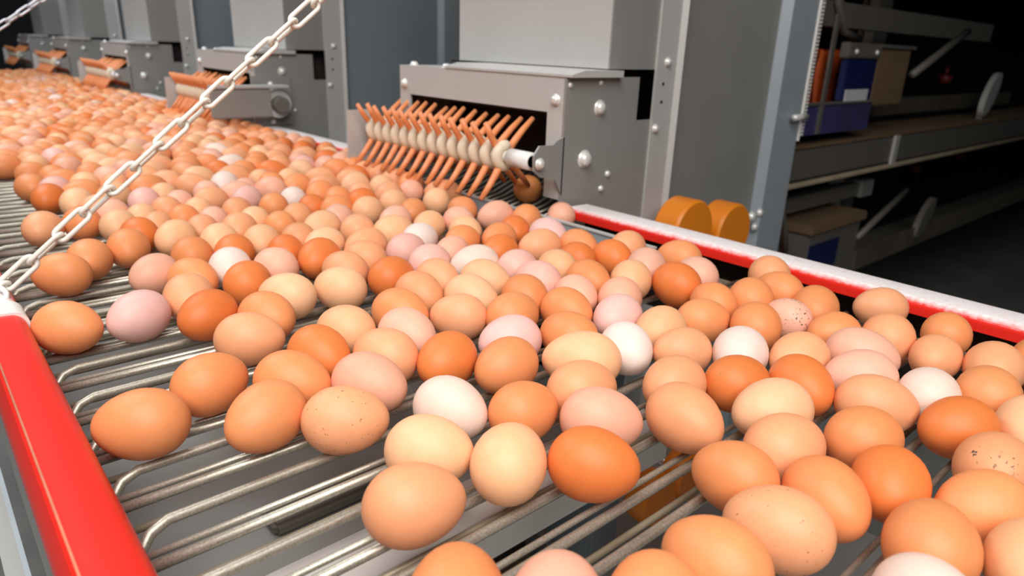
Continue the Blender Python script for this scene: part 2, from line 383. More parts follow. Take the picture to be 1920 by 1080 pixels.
# ------------------------------------------------------------------ egg transfer machines along the right side
finger_me = None
def finger_mesh():
    global finger_me
    if finger_me is None:
        pts = [(0, 0, 0.010), (0.0005, 0, 0.03), (0.002, 0, 0.05), (0.006, 0, 0.076)]
        bm = tube(B(), pts, 0.003, 8, radii=[0.0058, 0.0052, 0.0047, 0.0037]); bmesh.ops.recalc_face_normals(bm, faces=bm.faces[:])
        for f in bm.faces: f.smooth = True
        finger_me = bpy.data.meshes.new('finger'); bm.to_mesh(finger_me); bm.free(); finger_me.materials.append(M['finger'])
    return finger_me
hub_me = None
def hub_mesh():
    global hub_me
    if hub_me is None:
        pts = arc(0, 0, 0.0150, 60, 300, 12)
        bm = tube(B(), [(u, 0, v) for u, v in pts], 0.005, 8, radii=[0.005] + [0.0078] * 11 + [0.005]); bmesh.ops.recalc_face_normals(bm, faces=bm.faces[:])
        for f in bm.faces: f.smooth = True
        hub_me = bpy.data.meshes.new('hub_ring'); bm.to_mesh(hub_me); bm.free(); hub_me.materials.append(M['hub'])
    return hub_me
wire_me = None
def unit(Y0, label, near=False, motor=False):
    global wire_me
    u = thing('egg_transfer_machine', label, 'machine', (0.8, Y0, -0.8), 'egg transfer machines beside the belt')
    def part(name, bm, m, smooth=False, parent=None):
        if parent is None:
            return link(name, bm, m, u, (-0.8, 0, 0.8), smooth)
        return link(name, bm, m, parent, tuple(-c for c in parent.location + Vector((0.8, 0, -0.8))), smooth)
    ZT = 1.05
    # side panel with the step-shaped slot
    pan = part('side_panel', extrude(B(), [(0.6875, -0.3), (0.884, -0.3), (0.884, 0.140), (0.843, 0.140), (0.843, 0.203), (0.6875, 0.203)], 'y', -0.001, 0.003), M['steel'])
    part('upper_side_panel', box(B(), 0.774, 0.884, 0.0, 0.003, 0.214, ZT), M['steel'])
    fl = part('corner_flange', extrude(B(), [(0.878, -0.004), (0.926, -0.004), (0.9335, -0.011), (0.9365, -0.008), (0.930, 0.0), (0.878, 0.0)], 'z', -0.78, ZT), M['steel_light'])
    part('end_panel', box(B(), 0.930, 1.262, 0.014, 0.018, -0.78, ZT), M['steel_dark'] if near else M['bluegrey'])  # farther panels carry the cooler daylight as a blue tint in their colour
    of = part('outer_flange', extrude(B(), [(1.250, 0.012), (1.262, -0.004), (1.345, -0.010), (1.349, -0.006), (1.349, 0.05), (1.25, 0.02)], 'z', -0.78, ZT), M['steel_blue'])
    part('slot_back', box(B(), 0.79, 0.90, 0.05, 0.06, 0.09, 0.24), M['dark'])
    # column above the hood
    part('column_front', box(B(), 0.774, 0.777, 0.003, 0.352, 0.214, ZT), M['steel_light'])  # belt-facing column, hood and posts in paler steel, their brighter light painted in
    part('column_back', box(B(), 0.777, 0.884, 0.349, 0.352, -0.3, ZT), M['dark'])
    # hood over the rotor
    h = part('hood', extrude(B(), [(0.688, 0.155), (0.688, 0.203), (0.80, 0.203), (0.80, 0.199), (0.691, 0.199), (0.691, 0.155)], 'y', 0.0, 0.413), M['steel_light'])
    part('hood_top_plate', extrude(B(), [(0.6865, 0.2033), (0.6865, 0.2065), (0.712, 0.2125), (0.792, 0.2125), (0.792, 0.2033)], 'y', -0.012, 0.276), M['steel_light'])
    part('front_post', box(B(), 0.688, 0.692, 0.003, 0.034, 0.035, 0.155), M['steel_light'])
    part('front_post', box(B(), 0.688, 0.692, 0.382, 0.413, 0.02, 0.155), M['steel_light'])
    part('far_side_panel', box(B(), 0.692, 0.80, 0.41, 0.413, 0.0, 0.199), M['steel'])
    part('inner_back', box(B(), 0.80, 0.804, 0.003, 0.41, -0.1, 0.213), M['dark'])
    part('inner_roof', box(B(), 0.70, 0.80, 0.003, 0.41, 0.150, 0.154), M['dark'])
    # bracket plates and rotor
    part('rotor_bracket', extrude(B(), [(0.690, 0.124), (0.676, 0.120), (0.668, 0.114), (0.643, 0.1145), (0.633, 0.102), (0.634, 0.081), (0.646, 0.072), (0.676, 0.065), (0.690, 0.040)], 'y', -0.001, 0.002), M['steel'])
    part('far_rotor_bracket', extrude(B(), [(0.602, 0.124), (0.645, 0.124), (0.672, 0.093), (0.690, 0.085), (0.690, 0.03), (0.600, 0.03)], 'y', 0.452, 0.455), M['steel_light'])
    ax = link('finger_rotor', cyl(B(), (0, 0, 0), (0, 0.435, 0), 0.0085, seg=16), M['white'], u, (0.642 - 0.8, 0.012, 0.092 + 0.8), True)
    autosmooth(ax, 40)
    link('end_cap', cyl(B(), (0, -0.022, 0), (0, 0.022, 0), 0.0125, 0.0125, 16), M['white'], ax, (0, 0.022, 0), True)
    link('end_cap', cyl(B(), (0, -0.016, 0), (0, 0.004, 0), 0.0125, 0.011, 16), M['white'], ax, (0, 0.43, 0), True)
    bolt(ax, (-0.001, -0.016, -0.001), 0.0085)
    for k in range(14):
        y = 0.058 + 0.0268 * k
        inst('hub_ring', hub_mesh(), ax, (0, y, 0))
        for a in (42, 128, 213, 318):      # degrees from straight up, turning towards the machine
            inst('finger', finger_mesh(), ax, (0, y + (0.006 if a in (128, 318) else 0), 0), (0, math.radians(a + random.uniform(-2.5, 2.5)), random.uniform(-.03, .03)), (1, 1, 0.74 if a == 318 else 0.95))
    # sloping wire grate under the rotor
    g = part('wire_grate_edge', tube(B(), [(0.664, 0.02, 0.004), (0.664, 0.41, 0.004)], 0.003, 8), M['rod'], True)
    if wire_me is None:
        bm = tube(B(), [(0, 0, 0), (0.05, 0, 0.010), (0.118, 0, 0.036)], 0.0022, 6)
        for f in bm.faces: f.smooth = True
        wire_me = bpy.data.meshes.new('grate_wire'); bm.to_mesh(wire_me); bm.free(); wire_me.materials.append(M['rod'])
    for k in range(26):
        inst('grate_wire', wire_me, g, (0.664, 0.026 + 0.0152 * k, 0.004))
    # bolts
    for x, z, r in ((0.758, 0.161, 0.0115), (0.733, 0.090, 0.0135), (0.786, 0.064, 0.0065), (0.773, 0.043, 0.0065), (0.695, 0.193, 0.005), (0.757, 0.196, 0.005)):
        bolt(u, (x - 0.8, 0, z + 0.8), r)
    for x, z in ((0.903, 0.225), (0.888, 0.126)):
        bolt(u, (x - 0.8, -0.004, z + 0.8), 0.0075)
    bolt(u, (0.688 - 0.8, 0.018, 0.172 + 0.8), 0.0085, '-x'); bolt(u, (0.688 - 0.8, 0.398, 0.172 + 0.8), 0.0085, '-x')
    bolt(u, (0.70 - 0.8, 0.385, 0.203 + 0.8), 0.009, '+z'); bolt(u, (0.70 - 0.8, 0.29, 0.203 + 0.8), 0.009, '+z')
    for z in (0.193, 0.166):
        part('flange_hole', cyl(B(), (0.897, -0.0045, z), (0.897, -0.001, z), 0.0028, seg=10), M['dark'])
    if near:
        # toothed rack hanging at the outer flange and its pin
        bm = B()
        for k in range(64):
            z = 0.09 + k * 0.0068
            box(bm, 1.349, 1.366, -0.012, -0.004, z, z + 0.0042)
        box(bm, 1.3485, 1.352, -0.013, -0.003, 0.08, 0.53)
        part('toothed_rack', bm, M['white'])
        part('rack_pin', cyl(B(), (1.30, -0.02, 0.128), (1.352, -0.02, 0.128), 0.006, seg=10), M['bolt'], True)
        for x, z, r in ((1.205, -0.07, 0.014), (1.232, -0.062, 0.012), (1.25, -0.085, 0.010), (1.262, -0.058, 0.010)):
            bolt(u, (x - 0.8, 0.0, z + 0.8), r)
    if motor:
        mb = part('motor_bar', box(B(), 0.560, 0.70, -0.06, -0.035, 0.055, 0.125, 0.003), M['steel'])
        part('motor_bar_top', box(B(), 0.56, 0.745, -0.065, -0.03, 0.125, 0.131), M['steel_light'])
        g = link('gear_motor', cyl(B(), (0, 0, 0), (0, -0.05, 0), 0.036, 0.033, 20), M['steel_light'], u, (0.722 - 0.8, 0, 0.085 + 0.8)); autosmooth(g, 40)
        s = link('shaft_cap', cyl(B(), (0, -0.05, 0), (0, -0.075, 0), 0.021, 0.018, 18), M['cage_pale'], g); autosmooth(s, 40)
        for x, z in ((-0.045, 0.02), (-0.045, -0.005), (0.0, 0.045), (0.0, -0.045)):
            bolt(g, (x, -0.01, z), 0.008)
        part('motor_plate', box(B(), 0.675, 0.775, -0.008, 0.0, 0.03, 0.15), M['steel'])
    return u
U = [0.67, 1.745, 2.93, 4.05, 5.2]
unit(U[0], 'nearest grey machine whose orange finger comb reaches over the belt', near=True)
unit(U[1], 'second grey machine behind the chain with a round motor on its side', motor=True)
unit(U[2], 'third blurred grey machine left of the chain with orange comb')
unit(U[3], 'fourth blurred grey machine further left along the belt')
unit(U[4], 'farthest grey machine in the upper left corner')

# guide strip in front of the comb
st = thing('guide_strip', 'thin grey metal strip between the eggs and the orange finger comb', 'strip', (0.675, 0.85, -0.01))
link('blade', box(B(), 0.6435, 0.6465, 0.466, 1.15, 0.0005, 0.019), M['steel_blue'], st, local(st, (0, 0, 0)))
link('top_edge', box(B(), 0.642, 0.6485, 0.466, 1.15, 0.019, 0.0212), M['steel_light'], st, local(st, (0, 0, 0)))
link('tail_bar', extrude(B(), [(0.645, 0.0005), (0.645, 0.024), (0.649, 0.03), (0.68, 0.03), (0.684, 0.02), (0.684, 0.0005)], 'y', 1.151, 1.266), M['steel_blue'], st, local(st, (0, 0, 0)))

# orange rollers at the right of the near machine
def roller(loc, r, w_, label, squash=1.0):
    t = thing('orange_roller', label, 'roller', loc, None)
    prof = [(r * 0.93, 0), (r, 0.004), (r, w_ - 0.004), (r * 0.93, w_)]
    bm = B(); rings = []
    for rr, y in prof:
        rings.append([bm.verts.new((rr * math.cos(2 * math.pi * k / 32), y, rr * math.sin(2 * math.pi * k / 32))) for k in range(32)])
    for i in range(3):
        for k in range(32):
            bm.faces.new((rings[i][k], rings[i][(k + 1) % 32], rings[i + 1][(k + 1) % 32], rings[i + 1][k]))
    bm.faces.new(rings[0]); bm.faces.new(rings[-1])
    o = link('wheel', bm, M['orange'], t); autosmooth(o, 30)
    link('axle', cyl(B(), (0, w_, 0), (0, w_ + 0.03, 0), 0.006, seg=12), M['bolt'], t, smooth=True)
    return t
roller((0.893, 0.575, -0.022), 0.05, 0.045, 'left one of two orange wheels behind the dusty red rail')
roller((1.012, 0.575, -0.042), 0.05, 0.045, 'right one of two orange wheels behind the dusty red rail')
roller((0.428, 0.275, -0.125), 0.024, 0.022, 'orange wheel below the rods seen between the eggs at bottom')
roller((0.472, 0.272, -0.118), 0.024, 0.022, 'second orange wheel below the rods partly hidden by an egg')

# ------------------------------------------------------------------ cage rows in the dark aisle at right
def one(name, bm, m, label, cat, smooth=False, group=None):
    return tag(link(name, bm, m, smooth=smooth), label, cat, group)
tr = thing('feed_trough', 'long grey trough running along the dark cage row', 'trough', (3, 0.86, -0.07))
link('front_sheet', extrude(B(), [(0.80, 0.02), (0.80, -0.052), (0.806, -0.058), (0.810, -0.052), (0.804, 0.0), (0.804, 0.02)], 'x', 1.40, 6.0), M['cage_pale'], tr, local(tr, (0, 0, 0)))
link('lip', cyl(B(), (1.40, 0.797, -0.066), (6.0, 0.797, -0.066), 0.007, seg=10), M['lip_tan'], tr, local(tr, (0, 0, 0)), True)
link('bottom_sheet', box(B(), 1.40, 6.0, 0.80, 1.0, -0.066, -0.060), M['cage'], tr, local(tr, (0, 0, 0)))
link('egg_belt', box(B(), 1.40, 6.0, 0.806, 1.0, 0.022, 0.03), M['card'], tr, local(tr, (0, 0, 0)))
link('joint_strap', box(B(), 2.245, 2.275, 0.792, 0.80, -0.07, 0.025), M['steel_light'], tr, local(tr, (0, 0, 0)))
def post(x, y, w_, label):
    t = thing('cage_post', label, 'post', (x, y, -0.8))
    link('column', box(B(), x - w_, x + w_, y, y + 0.03, -0.8, 1.6), M['cage_pale'], t, local(t, (0, 0, 0)))
    link('web', box(B(), x - w_ * .25, x + w_ * .25, y + 0.03, y + 0.07, -0.8, 1.6), M['cage'], t, local(t, (0, 0, 0)))
post(2.57, 1.03, 0.055, 'thick cage post rising behind the blue box')
one('tray_upright', box(B(), 1.842, 1.860, 0.85, 0.856, 0.062, 0.62), M['cage_pale'], 'thin upright post between the two orange sacks', 'post')
one('shelf_beam', box(B(), 1.45, 3.15, 0.86, 0.90, 0.315, 0.375), M['cage_pale'], 'upper grey shelf beam in the dark aisle', 'beam')
one('shelf_beam', box(B(), 2.32, 4.0, 0.95, 0.97, 0.06, 0.115), M['cage'], 'grey strip behind the round plate in the dark aisle', 'beam')
lb = thing('shelf_beam', 'lower grey beam beneath the long trough', 'beam', (1.9, 0.84, -0.16))
link('rail', box(B(), 1.6, 2.22, 0.86, 0.90, -0.165, -0.125), M['cage_pale'], lb, local(lb, (0, 0, 0)))
link('end_bracket', box(B(), 2.22, 2.30, 0.85, 0.91, -0.17, -0.12), M['steel'], lb, local(lb, (0, 0, 0)))
one('brace_strut', cyl(B(), (2.28, 0.80, 0.20), (2.68, 0.80, 0.335), 0.011, seg=8), M['cage_pale'], 'upper diagonal strut right of the cardboard box', 'strut', True)
one('brace_strut', cyl(B(), (2.12, 0.80, -0.275), (2.45, 0.80, -0.165), 0.010, seg=8), M['cage_pale'], 'lower diagonal strut under the trough', 'strut', True)
bx = thing('control_box', 'navy blue box with grey lid and white label on the cage row', 'box', (1.92, 0.86, 0.13))
link('body', box(B(), 1.835, 2.015, 0.80, 0.818, 0.135, 0.24, 0.003), M['blue'], bx, local(bx, (0, 0, 0)))
link('lid', box(B(), 1.825, 2.02, 0.797, 0.822, 0.24, 0.278, 0.003), M['cage_pale'], bx, local(bx, (0, 0, 0)))
for x in (1.86, 1.985):
    bolt(bx, local(bx, (x, 0.795, 0.256)), 0.008)
link('paper_label', box(B(), 1.85, 1.985, 0.7975, 0.80, 0.133, 0.163), M['paper'], bx, local(bx, (0, 0, 0)))
cb_ = thing('cardboard_box', 'brown cardboard box standing right of the navy blue box', 'box', (2.13, 0.9, 0.11))
link('body', box(B(), 2.03, 2.25, 0.805, 0.83, 0.115, 0.268, 0.004), M['card'], cb_, local(cb_, (0, 0, 0)))
link('flap', box(B(), 2.025, 2.275, 0.80, 0.835, 0.268, 0.278, 0.002), M['cage_pale'], cb_, local(cb_, (0, 0, 0)))
ty = thing('egg_tray', 'violet blue tray with grey rim below the navy box', 'tray', (1.8, 0.86, 0.055))
link('tray_front', box(B(), 1.50, 2.03, 0.80, 0.806, 0.062, 0.128), M['tray'], ty, local(ty, (0, 0, 0)))
link('tray_floor', box(B(), 1.50, 2.03, 0.80, 1.0, 0.056, 0.062), M['tray'], ty, local(ty, (0, 0, 0)))
link('rim', box(B(), 1.50, 2.03, 0.796, 0.808, 0.128, 0.134), M['cage_pale'], ty, local(ty, (0, 0, 0)))
for x in (1.62, 1.72):
    link('divider', box(B(), x, x + 0.015, 0.794, 0.80, 0.058, 0.13), M['cage_pale'], ty, local(ty, (0, 0, 0)))
def sack(x0, x1, z0, z1, y, label):
    bm = B(); box(bm, x0, x1, y, y + 0.08, z0, z1); bmesh.ops.subdivide_edges(bm, edges=bm.edges[:], cuts=3, use_grid_fill=True)
    for v in bm.verts:
        v.co += Vector((random.uniform(-1, 1), random.uniform(-1, 1), random.uniform(-1, 1))) * 0.006
    return one('orange_sack', bm, M['redorange'], label, 'sack', True)
sack(1.745, 1.86, 0.066, 0.262, 0.89, 'bright orange sack hanging by the outer flange of the near machine')
sack(1.885, 2.00, 0.066, 0.258, 0.89, 'dark red orange sack between the thin upright and navy box')
sack(1.64, 1.785, -0.42, -0.212, 0.88, 'small red orange bucket shape low behind the dusty rail')
one('feed_hose', tube(B(), [(1.80, 0.86, 0.48), (1.83, 0.85, 0.37), (1.89, 0.85, 0.305), (1.99, 0.85, 0.288)], 0.010, 8), M['cage_pale'], 'curved grey hose above the orange sacks', 'hose', True)
one('feed_hose', tube(B(), [(1.64, 0.85, -0.31), (1.67, 0.85, -0.2), (1.71, 0.85, -0.13), (1.755, 0.85, -0.2), (1.785, 0.85, -0.29)], 0.008, 8), M['cage'], 'arched hose under the trough by the outer flange', 'hose', True)
fb = thing('feed_bin', 'grey bin with tan lid low behind the dusty rail', 'bin', (1.98, 0.9, -0.42))
link('body', box(B(), 1.80, 2.13, 0.80, 1.0, -0.42, -0.215, 0.006), M['cage_pale'], fb, local(fb, (0, 0, 0)))
link('lid', box(B(), 1.79, 2.14, 0.79, 1.01, -0.218, -0.19, 0.004), M['card'], fb, local(fb, (0, 0, 0)))
link('blue_panel', box(B(), 1.81, 1.99, 0.797, 0.80, -0.33, -0.25), M['blue'], fb, local(fb, (0, 0, 0)))
dp = thing('round_plate', 'pale round plate standing upright on the trough at far right', 'plate', (3.24, 0.84, 0.075))
o = link('disc', cyl(B(), (0, -0.01, 0), (0, 0.01, 0), 0.135, seg=28), M['steel_light'], dp, (0, 0, 0.05)); o.rotation_euler = (0, math.radians(40), 0); o.scale = (0.36, 1, 0.72)
link('stem', box(B(), -0.06, -0.03, -0.008, 0.012, -0.044, 0.0), M['cage_pale'], dp)
dp2 = thing('round_plate', 'pale leaning plate low in the dark aisle at right', 'plate', (2.75, 0.82, -0.30))
o = link('disc', cyl(B(), (0, -0.01, 0), (0, 0.01, 0), 0.12, seg=28), M['cage_pale'], dp2, (0, 0, 0)); o.rotation_euler = (0, math.radians(45), 0); o.scale = (0.3, 1, 0.75)
one('lower_trough', extrude(B(), [(0.82, -0.33), (0.82, -0.40), (1.0, -0.40), (1.0, -0.39), (0.83, -0.39), (0.83, -0.33)], 'x', 2.2, 6.0), M['cage'], 'lower brownish trough slanting away in the dark aisle', 'trough')
for i, (x, z, lab) in enumerate(((3.05, 0.16, 'small red drinker cup beside the round plate'), (2.95, -0.17, 'small red drinker cup beneath the long trough'), (3.45, -0.16, 'small red drinker cup at the right edge of the aisle'))):
    dr = thing('drinker_cup', lab, 'drinker', (x, 0.95, z))
    link('cup', cyl(B(), (0, 0, 0), (0, 0, 0.03), 0.016, 0.026, 12), M['darkred'], dr, smooth=True)
    link('nipple', cyl(B(), (0, 0, 0.03), (0, 0, 0.06), 0.006, seg=8), M['darkred'], dr, smooth=True)
struct(link('wall_added_dark_backing', box(B(), 1.4, 8.5, 1.45, 1.5, -0.8, 2.2), M['black']))  # added black sheet, paints the aisle's deep shade behind the cages
struct(link('wall_added_shade_top', box(B(), 1.38, 8.5, 0.70, 1.45, 0.62, 0.66), M['black']))  # unseen top added to keep lamp light out of the aisle

# ------------------------------------------------------------------ eggs
EGGS = [
    (1965, 1215, 221, 547, 424, 'o', '', 'orange-brown egg, the second one front-left of the pinprick-specked large egg', 'eggs on the belt'),
    (1656, 1509, 211, 525, 401, 'p', '', 'pinkish egg, the one just front-right of the large tan front egg', 'eggs on the belt'),
    (2850, 464, 232, 550, 425, 'w', '', 'whitish egg cut by the bottom edge of the picture', 'eggs on the belt'),
    (1366, 1801, 49, 548, 425, 'o', '', 'orange-brown egg, the one just in front of the large tan front egg', 'eggs on the belt'),
    (2412, 1226, 92, 527, 418, 'o', '', 'orange-brown egg, the one just front-left of the pinprick-specked large egg', 'eggs on the belt'),
    (3532, 252, 189, 543, 421, 'c', '', 'pale cream egg, the one just behind-right of the cut-off white egg', 'eggs on the belt'),
    (3340, 629, 14, 542, 421, 'o', '', 'big round orange-brown egg at the bottom right', 'eggs on the belt'),
    (2865, 1164, 109, 531, 418, 't', 'speck', 'large light tan egg with pinprick specks at the bottom right', 'eggs on the belt'),
    (1580, 2434, 340, 533, 422, 't', '', 'large light tan egg lowest of the front left cluster', 'eggs on the belt'),
    (3868, 554, 152, 515, 404, 'o', '', 'orange-brown egg, the one just in front of the dirt-smeared egg at right', 'eggs on the belt'),
    (3291, 1119, 236, 518, 412, 'o', '', 'orange-brown egg, the one just behind-right of the pinprick-specked large egg', 'eggs on the belt'),
    (3706, 957, 198, 511, 400, 'd', '', 'deep orange egg, the one just behind-left of the big round bottom egg', 'eggs on the belt'),
    (3093, 1544, 99, 482, 400, 'o', '', 'orange-brown egg, the one just behind-left of the pinprick-specked large egg', 'eggs on the belt'),
    (2198, 2416, 38, 547, 426, 'c', '', 'pale cream egg pointing towards the viewer in the front middle', 'eggs on the belt'),
    (2553, 2103, 307, 522, 420, 'd', '', 'deep orange egg, the one just right of the upright cream egg', 'eggs on the belt'),
    (1913, 2786, 312, 518, 416, 'c', '', 'pale cream egg, the one just behind the large tan front egg', 'eggs on the belt'),
    (4358, 626, 7, 535, 416, 't', 'dirt', 'tan egg smeared with dark dirt near the right edge', 'eggs on the belt'),
    (3574, 1500, 350, 542, 423, 't', '', 'light tan egg, the one just behind the pinprick-specked large egg', 'eggs on the belt'),
    (735, 4074, 145, 552, 427, 'o', '', 'long orange-brown egg lying alone on the rods nearest the red rail', 'eggs on the belt'),
    (4073, 1244, 347, 519, 413, 'o', '', 'orange-brown egg, the one just front-left of the white egg near right edge', 'eggs on the belt'),
    (1338, 3708, 203, 546, 424, 'o', '', 'orange-brown egg, the one just left of the tiny-specked tan egg', 'eggs on the belt'),
    (1705, 3382, 326, 533, 421, 't', 'speck', 'light tan egg with a few tiny specks in the lower left group', 'eggs on the belt'),
    (2952, 2401, 316, 525, 418, 'p', '', 'pinkish egg, the one just behind-right of the upright cream egg', 'eggs on the belt'),
    (3385, 2078, 258, 554, 428, 't', '', 'light tan egg, the one just front-right of the long cream egg', 'eggs on the belt'),
    (4691, 923, 154, 509, 406, 'd', '', 'deep orange egg, the one just front-right of the white egg near right edge', 'eggs on the belt'),
    (5047, 606, 185, 542, 420, 'c', '', 'pale cream egg, the one just behind-right of the dirt-smeared egg at right', 'eggs on the belt'),
    (2298, 3102, 287, 517, 408, 'w', '', 'whitish egg in the front middle, behind two cream eggs', 'eggs on the belt'),
    (2658, 2797, 357, 496, 396, 'o', '', 'orange-brown egg, the one just behind the upright cream egg', 'eggs on the belt'),
    (3926, 1780, 155, 552, 425, 'c', '', 'pale cream egg, the second one front-right of the right middle white egg', 'eggs on the belt'),
    (1232, 4355, 19, 532, 419, 'o', '', 'orange-brown egg, the one just behind-right of the long egg nearest the rail', 'eggs on the belt'),
    (4574, 1377, 310, 537, 414, 't', '', 'light tan egg, the one just left of the white egg near right edge', 'eggs on the belt'),
    (1667, 4043, 304, 543, 423, 'o', '', 'orange-brown egg, the one just behind-left of the tiny-specked tan egg', 'eggs on the belt'),
    (2064, 3708, 295, 552, 421, 'p', '', 'pinkish egg, the one just behind-right of the tiny-specked tan egg', 'eggs on the belt'),
    (3165, 2760, 351, 530, 410, 't', '', 'light tan egg, the one just in front of the long cream egg', 'eggs on the belt'),
    (5037, 1208, 14, 516, 401, 'w', '', 'whitish egg close to the right edge of the picture', 'eggs on the belt'),
    (3722, 2411, 181, 511, 409, 't', '', 'light tan egg, the one just front-right of the white egg behind long cream', 'eggs on the belt'),
    (5387, 943, 13, 529, 413, 'o', '', 'orange-brown egg tilted down to the right near the right edge', 'eggs on the belt'),
    (4435, 1833, 236, 532, 417, 'd', '', 'deep orange egg, the one just front-right of the right middle white egg', 'eggs on the belt'),
    (4118, 2147, 347, 505, 408, 'd', 'speck', 'deep orange egg, the one just in front of the right middle white egg', 'eggs on the belt'),
    (2978, 3349, 185, 528, 414, 'o', '', 'orange-brown egg, the one just in front of the middle lilac egg', 'eggs on the belt'),
    (4906, 1627, 141, 529, 419, 'p', '', 'pinkish egg, the second one left of the white egg near right edge', 'eggs on the belt'),
    (2692, 3688, 200, 527, 414, 'd', '', 'deep orange egg, the one just behind the front middle white egg', 'eggs on the belt'),
    (2009, 4336, 277, 539, 421, 'd', '', 'deep orange egg, the one just front-left of the middle left cream egg', 'eggs on the belt'),
    (2371, 4021, 103, 548, 425, 't', '', 'light tan egg, the one just front-right of the middle left cream egg', 'eggs on the belt'),
    (3477, 3065, 131, 596, 439, 'c', '', 'long pale cream egg lying crosswise right of the middle', 'eggs on the belt'),
    (5902, 1041, 192, 531, 412, 't', '', 'light tan egg, the one just behind the tilted egg near right edge', 'eggs on the belt'),
    (4857, 2071, 173, 520, 413, 't', '', 'light tan egg, the one just right of the right middle white egg', 'eggs on the belt'),
    (1714, 4916, 328, 528, 417, 't', '', 'light tan egg, the one just front-right of the deep orange left egg', 'eggs on the belt'),
    (4546, 2389, 204, 542, 420, 'w', '', 'whitish egg right of the middle, behind a deep orange speckled egg', 'eggs on the belt'),
    (6337, 836, 10, 547, 424, 'o', '', 'orange-brown egg, the one just behind-right of the tilted egg near right edge', 'eggs on the belt'),
    (3932, 3008, 240, 514, 406, 'w', '', 'whitish egg tucked behind the long cream egg', 'eggs on the belt'),
    (4263, 2724, 156, 483, 388, 't', '', 'light tan egg, the one just right of the white egg behind long cream', 'eggs on the belt'),
    (688, 5950, 307, 543, 422, 'o', '', 'orange-brown egg beside the white sleeve of the left red rail', 'eggs on the belt'),
    (5323, 1787, 290, 545, 424, 'p', '', 'pinkish egg, the one just behind-left of the white egg near right edge', 'eggs on the belt'),
    (3295, 3667, 164, 523, 417, 'l', '', 'lilac-pink egg in the middle sitting behind an orange-brown egg', 'eggs on the belt'),
    (5815, 1419, 182, 467, 369, 't', '', 'light tan egg, the one just behind the white egg near right edge', 'eggs on the belt'),
    (2728, 4261, 278, 532, 418, 'p', '', 'pinkish egg, the one just right of the middle left cream egg', 'eggs on the belt'),
    (2372, 4626, 105, 533, 419, 'c', '', 'pale cream egg in the middle left with rods showing behind it', 'eggs on the belt'),
    (3735, 3451, 93, 524, 417, 'o', '', 'orange-brown egg, the one just behind the long cream egg', 'eggs on the belt'),
    (1170, 5877, 214, 543, 423, 'l', '', 'lilac-pink egg standing out at the left edge of the crowd', 'eggs on the belt'),
    (1618, 5574, 210, 541, 422, 'd', '', 'deep orange egg right of the lilac egg at far left', 'eggs on the belt'),
    (1998, 5258, 283, 543, 423, 'o', '', 'orange-brown egg, the one just right of the deep orange left egg', 'eggs on the belt'),
    (4452, 3080, 183, 504, 405, 'c', '', 'pale cream egg, the one just behind-right of the white egg behind long cream', 'eggs on the belt'),
    (5900, 1812, 18, 535, 415, 't', '', 'light tan egg, the second one behind-left of the white egg near right edge', 'eggs on the belt'),
    (5617, 2142, 160, 478, 385, 'o', '', 'orange-brown egg, the one just front-right of the dirt-flecked pinkish egg', 'eggs on the belt'),
    (3287, 4333, 128, 505, 406, 't', '', 'light tan egg, the one just behind-left of the middle lilac egg', 'eggs on the belt'),
    (5189, 2625, 27, 548, 425, 'o', '', 'orange-brown egg, the one just left of the dirt-flecked pinkish egg', 'eggs on the belt'),
    (6433, 1533, 15, 484, 385, 'o', '', 'orange-brown egg, the second one behind the white egg near right edge', 'eggs on the belt'),
    (2934, 4687, 289, 535, 420, 'o', '', 'orange-brown egg, the one just behind-right of the middle left cream egg', 'eggs on the belt'),
    (3663, 4044, 14, 548, 425, 'o', '', 'orange-brown egg, the one just behind the middle lilac egg', 'eggs on the belt'),
    (4370, 3477, 195, 531, 412, 'l', '', 'plump lilac-pink egg left of the tall round orange egg', 'eggs on the belt'),
    (4951, 2991, 337, 501, 395, 'o', '', 'orange-brown egg, the one just behind-left of the right middle white egg', 'eggs on the belt'),
    (1627, 6071, 254, 551, 428, 't', '', 'light tan egg, the one just behind-left of the deep orange left egg', 'eggs on the belt'),
    (4133, 3853, 268, 520, 414, 'o', '', 'orange-brown egg, the one just left of the plump lilac egg', 'eggs on the belt'),
    (5617, 2563, 74, 467, 382, 'p', 'dirt', 'pinkish egg flecked with dark dirt near the dusty red rail', 'eggs on the belt'),
    (2327, 5626, 118, 561, 428, 'c', '', 'pale cream egg, the one just behind-left of the middle left cream egg', 'eggs on the belt'),
    (3657, 4623, 288, 541, 423, 'c', '', 'pale cream egg, the one just in front of the oblong white egg', 'eggs on the belt'),
    (6044, 2513, 206, 534, 416, 'o', '', 'orange-brown egg, the one just right of the dirt-flecked pinkish egg', 'eggs on the belt'),
    (3323, 4975, 269, 534, 419, 't', '', 'light tan egg, the second one front-left of the oblong white egg', 'eggs on the belt'),
    (5367, 3169, 59, 524, 413, 'o', '', 'orange-brown egg, the one just front-right of the tall round orange egg', 'eggs on the belt'),
    (4068, 4355, 67, 548, 425, 'o', '', 'orange-brown egg, the second one behind the middle lilac egg', 'eggs on the belt'),
    (2811, 5544, 112, 541, 421, 'c', '', 'pale cream egg, the one just behind the middle left cream egg', 'eggs on the belt'),
    (4779, 3788, 32, 531, 413, 'p', '', 'pinkish egg, the one just behind the plump lilac egg', 'eggs on the belt'),
    (6622, 2157, 135, 490, 389, 't', '', 'light tan egg, the second one right of the dirt-flecked pinkish egg', 'eggs on the belt'),
    (4503, 4093, 253, 491, 394, 'p', '', 'pinkish egg, the one just behind-left of the plump lilac egg', 'eggs on the belt'),
    (2198, 6189, 52, 548, 425, 'd', '', 'deep orange egg, the one just front-right of the small white egg at left', 'eggs on the belt'),
    (1818, 6548, 283, 538, 420, 'o', '', 'orange-brown egg, the one just front-left of the small white egg at left', 'eggs on the belt'),
